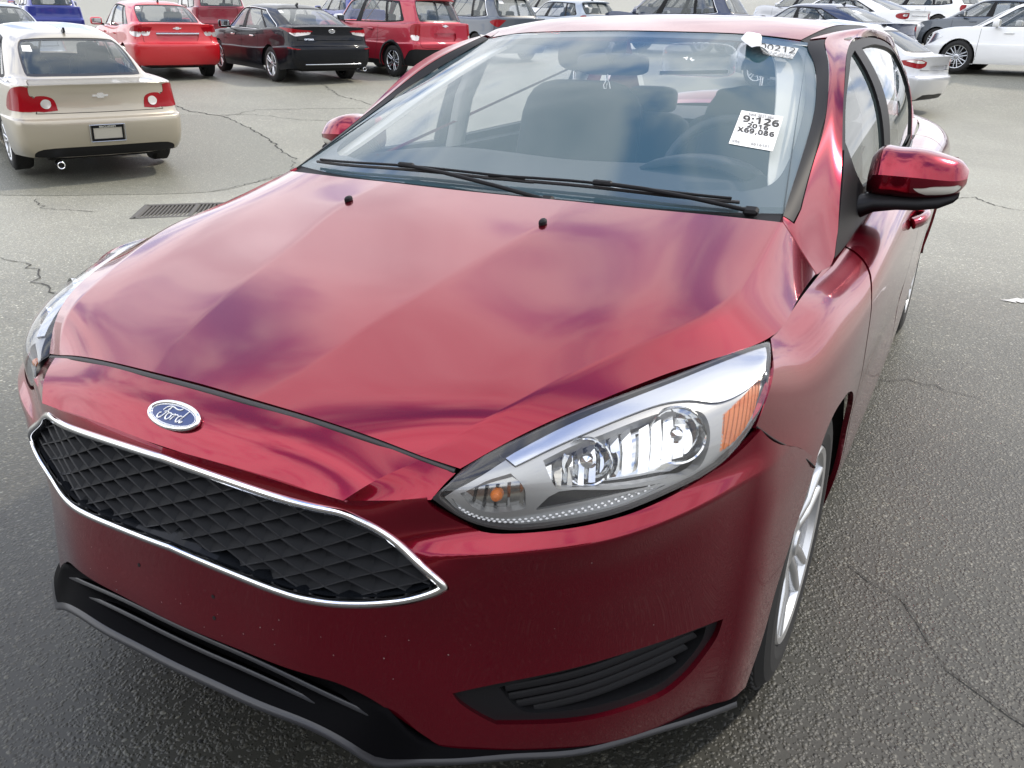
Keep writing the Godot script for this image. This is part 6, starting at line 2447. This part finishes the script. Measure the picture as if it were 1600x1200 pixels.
	lettering("printed_number", "00212", .034, Transform3D(Basis(ax, ay, nz), W.p(.825, .91, .0028) - up.position), M.print, up, false, .098, .0004)
	for k in 3:
		lettering("printed_line", ["0212 0021", "021 0212", "00212"][k], .010, Transform3D(Basis(ax, ay, nz), W.p(.83, .872 - .011 * k, .0028) - up.position), M.faint, up, false, .09 - .012 * k, .0004)
	var dot := thing("round_sticker", "small round patterned sticker near the top middle of the windscreen", "sticker", W.p(.425, .79, -.001))
	st = begin()
	for k in 16:
		var a := rng.randf() * TAU
		var r := sqrt(rng.randf()) * .016
		lathe(st, facing(Vector3(cos(a) * r, sin(a) * r, 0), Vector3(0, 0, 1)), [Vector2(.0002, .0004), Vector2(.0028, 0)], 6)
	o = part("dots", st, M.paper, dot)
	o.basis = Basis(ax, ay, nz)
	# a loop of string from the inner mirror
	var cord := thing("hanging_string", "white knotted string hanging from the inner mirror behind the windscreen", "string", Vector3(-.01, 1.235, -1.79))
	st = begin()
	tube(st, [Vector3(0, .012, 0), Vector3(-.002, -.006, 0), Vector3(.001, -.022, .001), Vector3(-.004, -.036, .001), Vector3(-.012, -.050, .001), Vector3(-.010, -.060, .001), Vector3(-.003, -.060, .001), Vector3(-.001, -.048, .001), Vector3(.002, -.034, .001), Vector3(.008, -.046, .002), Vector3(.011, -.060, .002)], .0016, 6)
	part("cord", st, M.paper, cord)
	st = begin()
	tube(st, [Vector3(.006, .010, 0), Vector3(.004, -.010, .001), Vector3(-.002, -.022, .001)], .0016, 6)
	part("cord", st, M.paper, cord)
	# slip of paper on the dashboard
	var slip := thing("paper_slip", "narrow white paper slip lying along the front edge of the dashboard", "paper", Vector3(.36, .992, -1.12))
	st = begin()
	var pts := PackedVector3Array()
	var nr := PackedVector3Array()
	for i in 9:
		pts.append(Vector3(lerpf(-.085, .085, i / 8.0), .003 * sin(i * 1.1), -.03 * pow(lerpf(-.5, 1, i / 8.0), 2)))
		nr.append(Vector3.UP)
	sweep(st, pts, nr, PackedVector2Array([Vector2(-.007, -.001), Vector2(-.007, .001), Vector2(.007, .001), Vector2(.007, -.001)]), false)
	part("slip", st, M.paper, slip)
	# clear cover with a white band over the middle rear head restraint
	var cover := thing("headrest_cover", "clear plastic cover with a white band over a head restraint in the red car", "cover", Vector3(.0, 1.13, -3.38))
	st = begin()
	cushion(st, Vector3(-.18, .09, .1), Vector3(.34, .14, .14), -.15)
	part("film", st, glass(Color(.8, .85, .88), .25), cover)
	st = begin()
	box(st, Transform3D(Basis(Vector3.BACK, .04), Vector3(-.18, .04, .18)), Vector3(.32, .016, .004))
	part("band", st, M.paper, cover)


# unseen brick building added behind the camera: darkens front reflections and blocks sky light
func building() -> void:
	var b := thing("added_building", "added unseen low brown brick building behind the camera that darkens front reflections", "building", Vector3(2, 0, 13.5))
	var brick := mat(Color(.13, .075, .05), .85)
	var st := begin()
	var x := -16.0
	while x < 16.0:
		box(st, Transform3D(Basis(), Vector3(x + .5, 2.4, 0)), Vector3(1.0, 4.8, .4), .01)
		x += 4.0
	box(st, Transform3D(Basis(), Vector3(0, .45, 0.01)), Vector3(32, .9, .36), .01)
	box(st, Transform3D(Basis(), Vector3(0, 3.75, 0.01)), Vector3(32, 2.1, .36), .01)
	box(st, Transform3D(Basis(), Vector3(0, 2.4, 8.0)), Vector3(32, 4.8, .4), .01)
	box(st, Transform3D(Basis(), Vector3(-16.2, 2.4, 4)), Vector3(.4, 4.8, 8.2), .01)
	box(st, Transform3D(Basis(), Vector3(16.2, 2.4, 4)), Vector3(.4, 4.8, 8.2), .01)
	part("wall", st, brick, b)
	st = begin()
	box(st, Transform3D(Basis(), Vector3(0, 4.95, 4)), Vector3(33.4, .3, 9.2), .03)
	part("roof", st, mat(Color(.06, .06, .06), .8), b)
	x = -15.0
	while x < 15.0:
		st = begin()
		box(st, Transform3D(Basis(), Vector3(x + 1.5, 1.8, .03)), Vector3(2.98, 1.78, .03))
		var w := part("window", st, M.bgglass, b)
		st = begin()
		box(st, Transform3D(Basis(), Vector3(x + 1.5, 1.8, 0)), Vector3(.06, 1.78, .12), .01)
		box(st, Transform3D(Basis(), Vector3(x + 1.5, 2.66, 0)), Vector3(2.98, .06, .12), .01)
		box(st, Transform3D(Basis(), Vector3(x + 1.5, .94, 0)), Vector3(2.98, .06, .12), .01)
		part("frame", st, M.trim, w)
		x += 4.0


func _ready() -> void:
	materials()
	setting()
	ground()
	hero()
	cars()
	small_things()
	building()
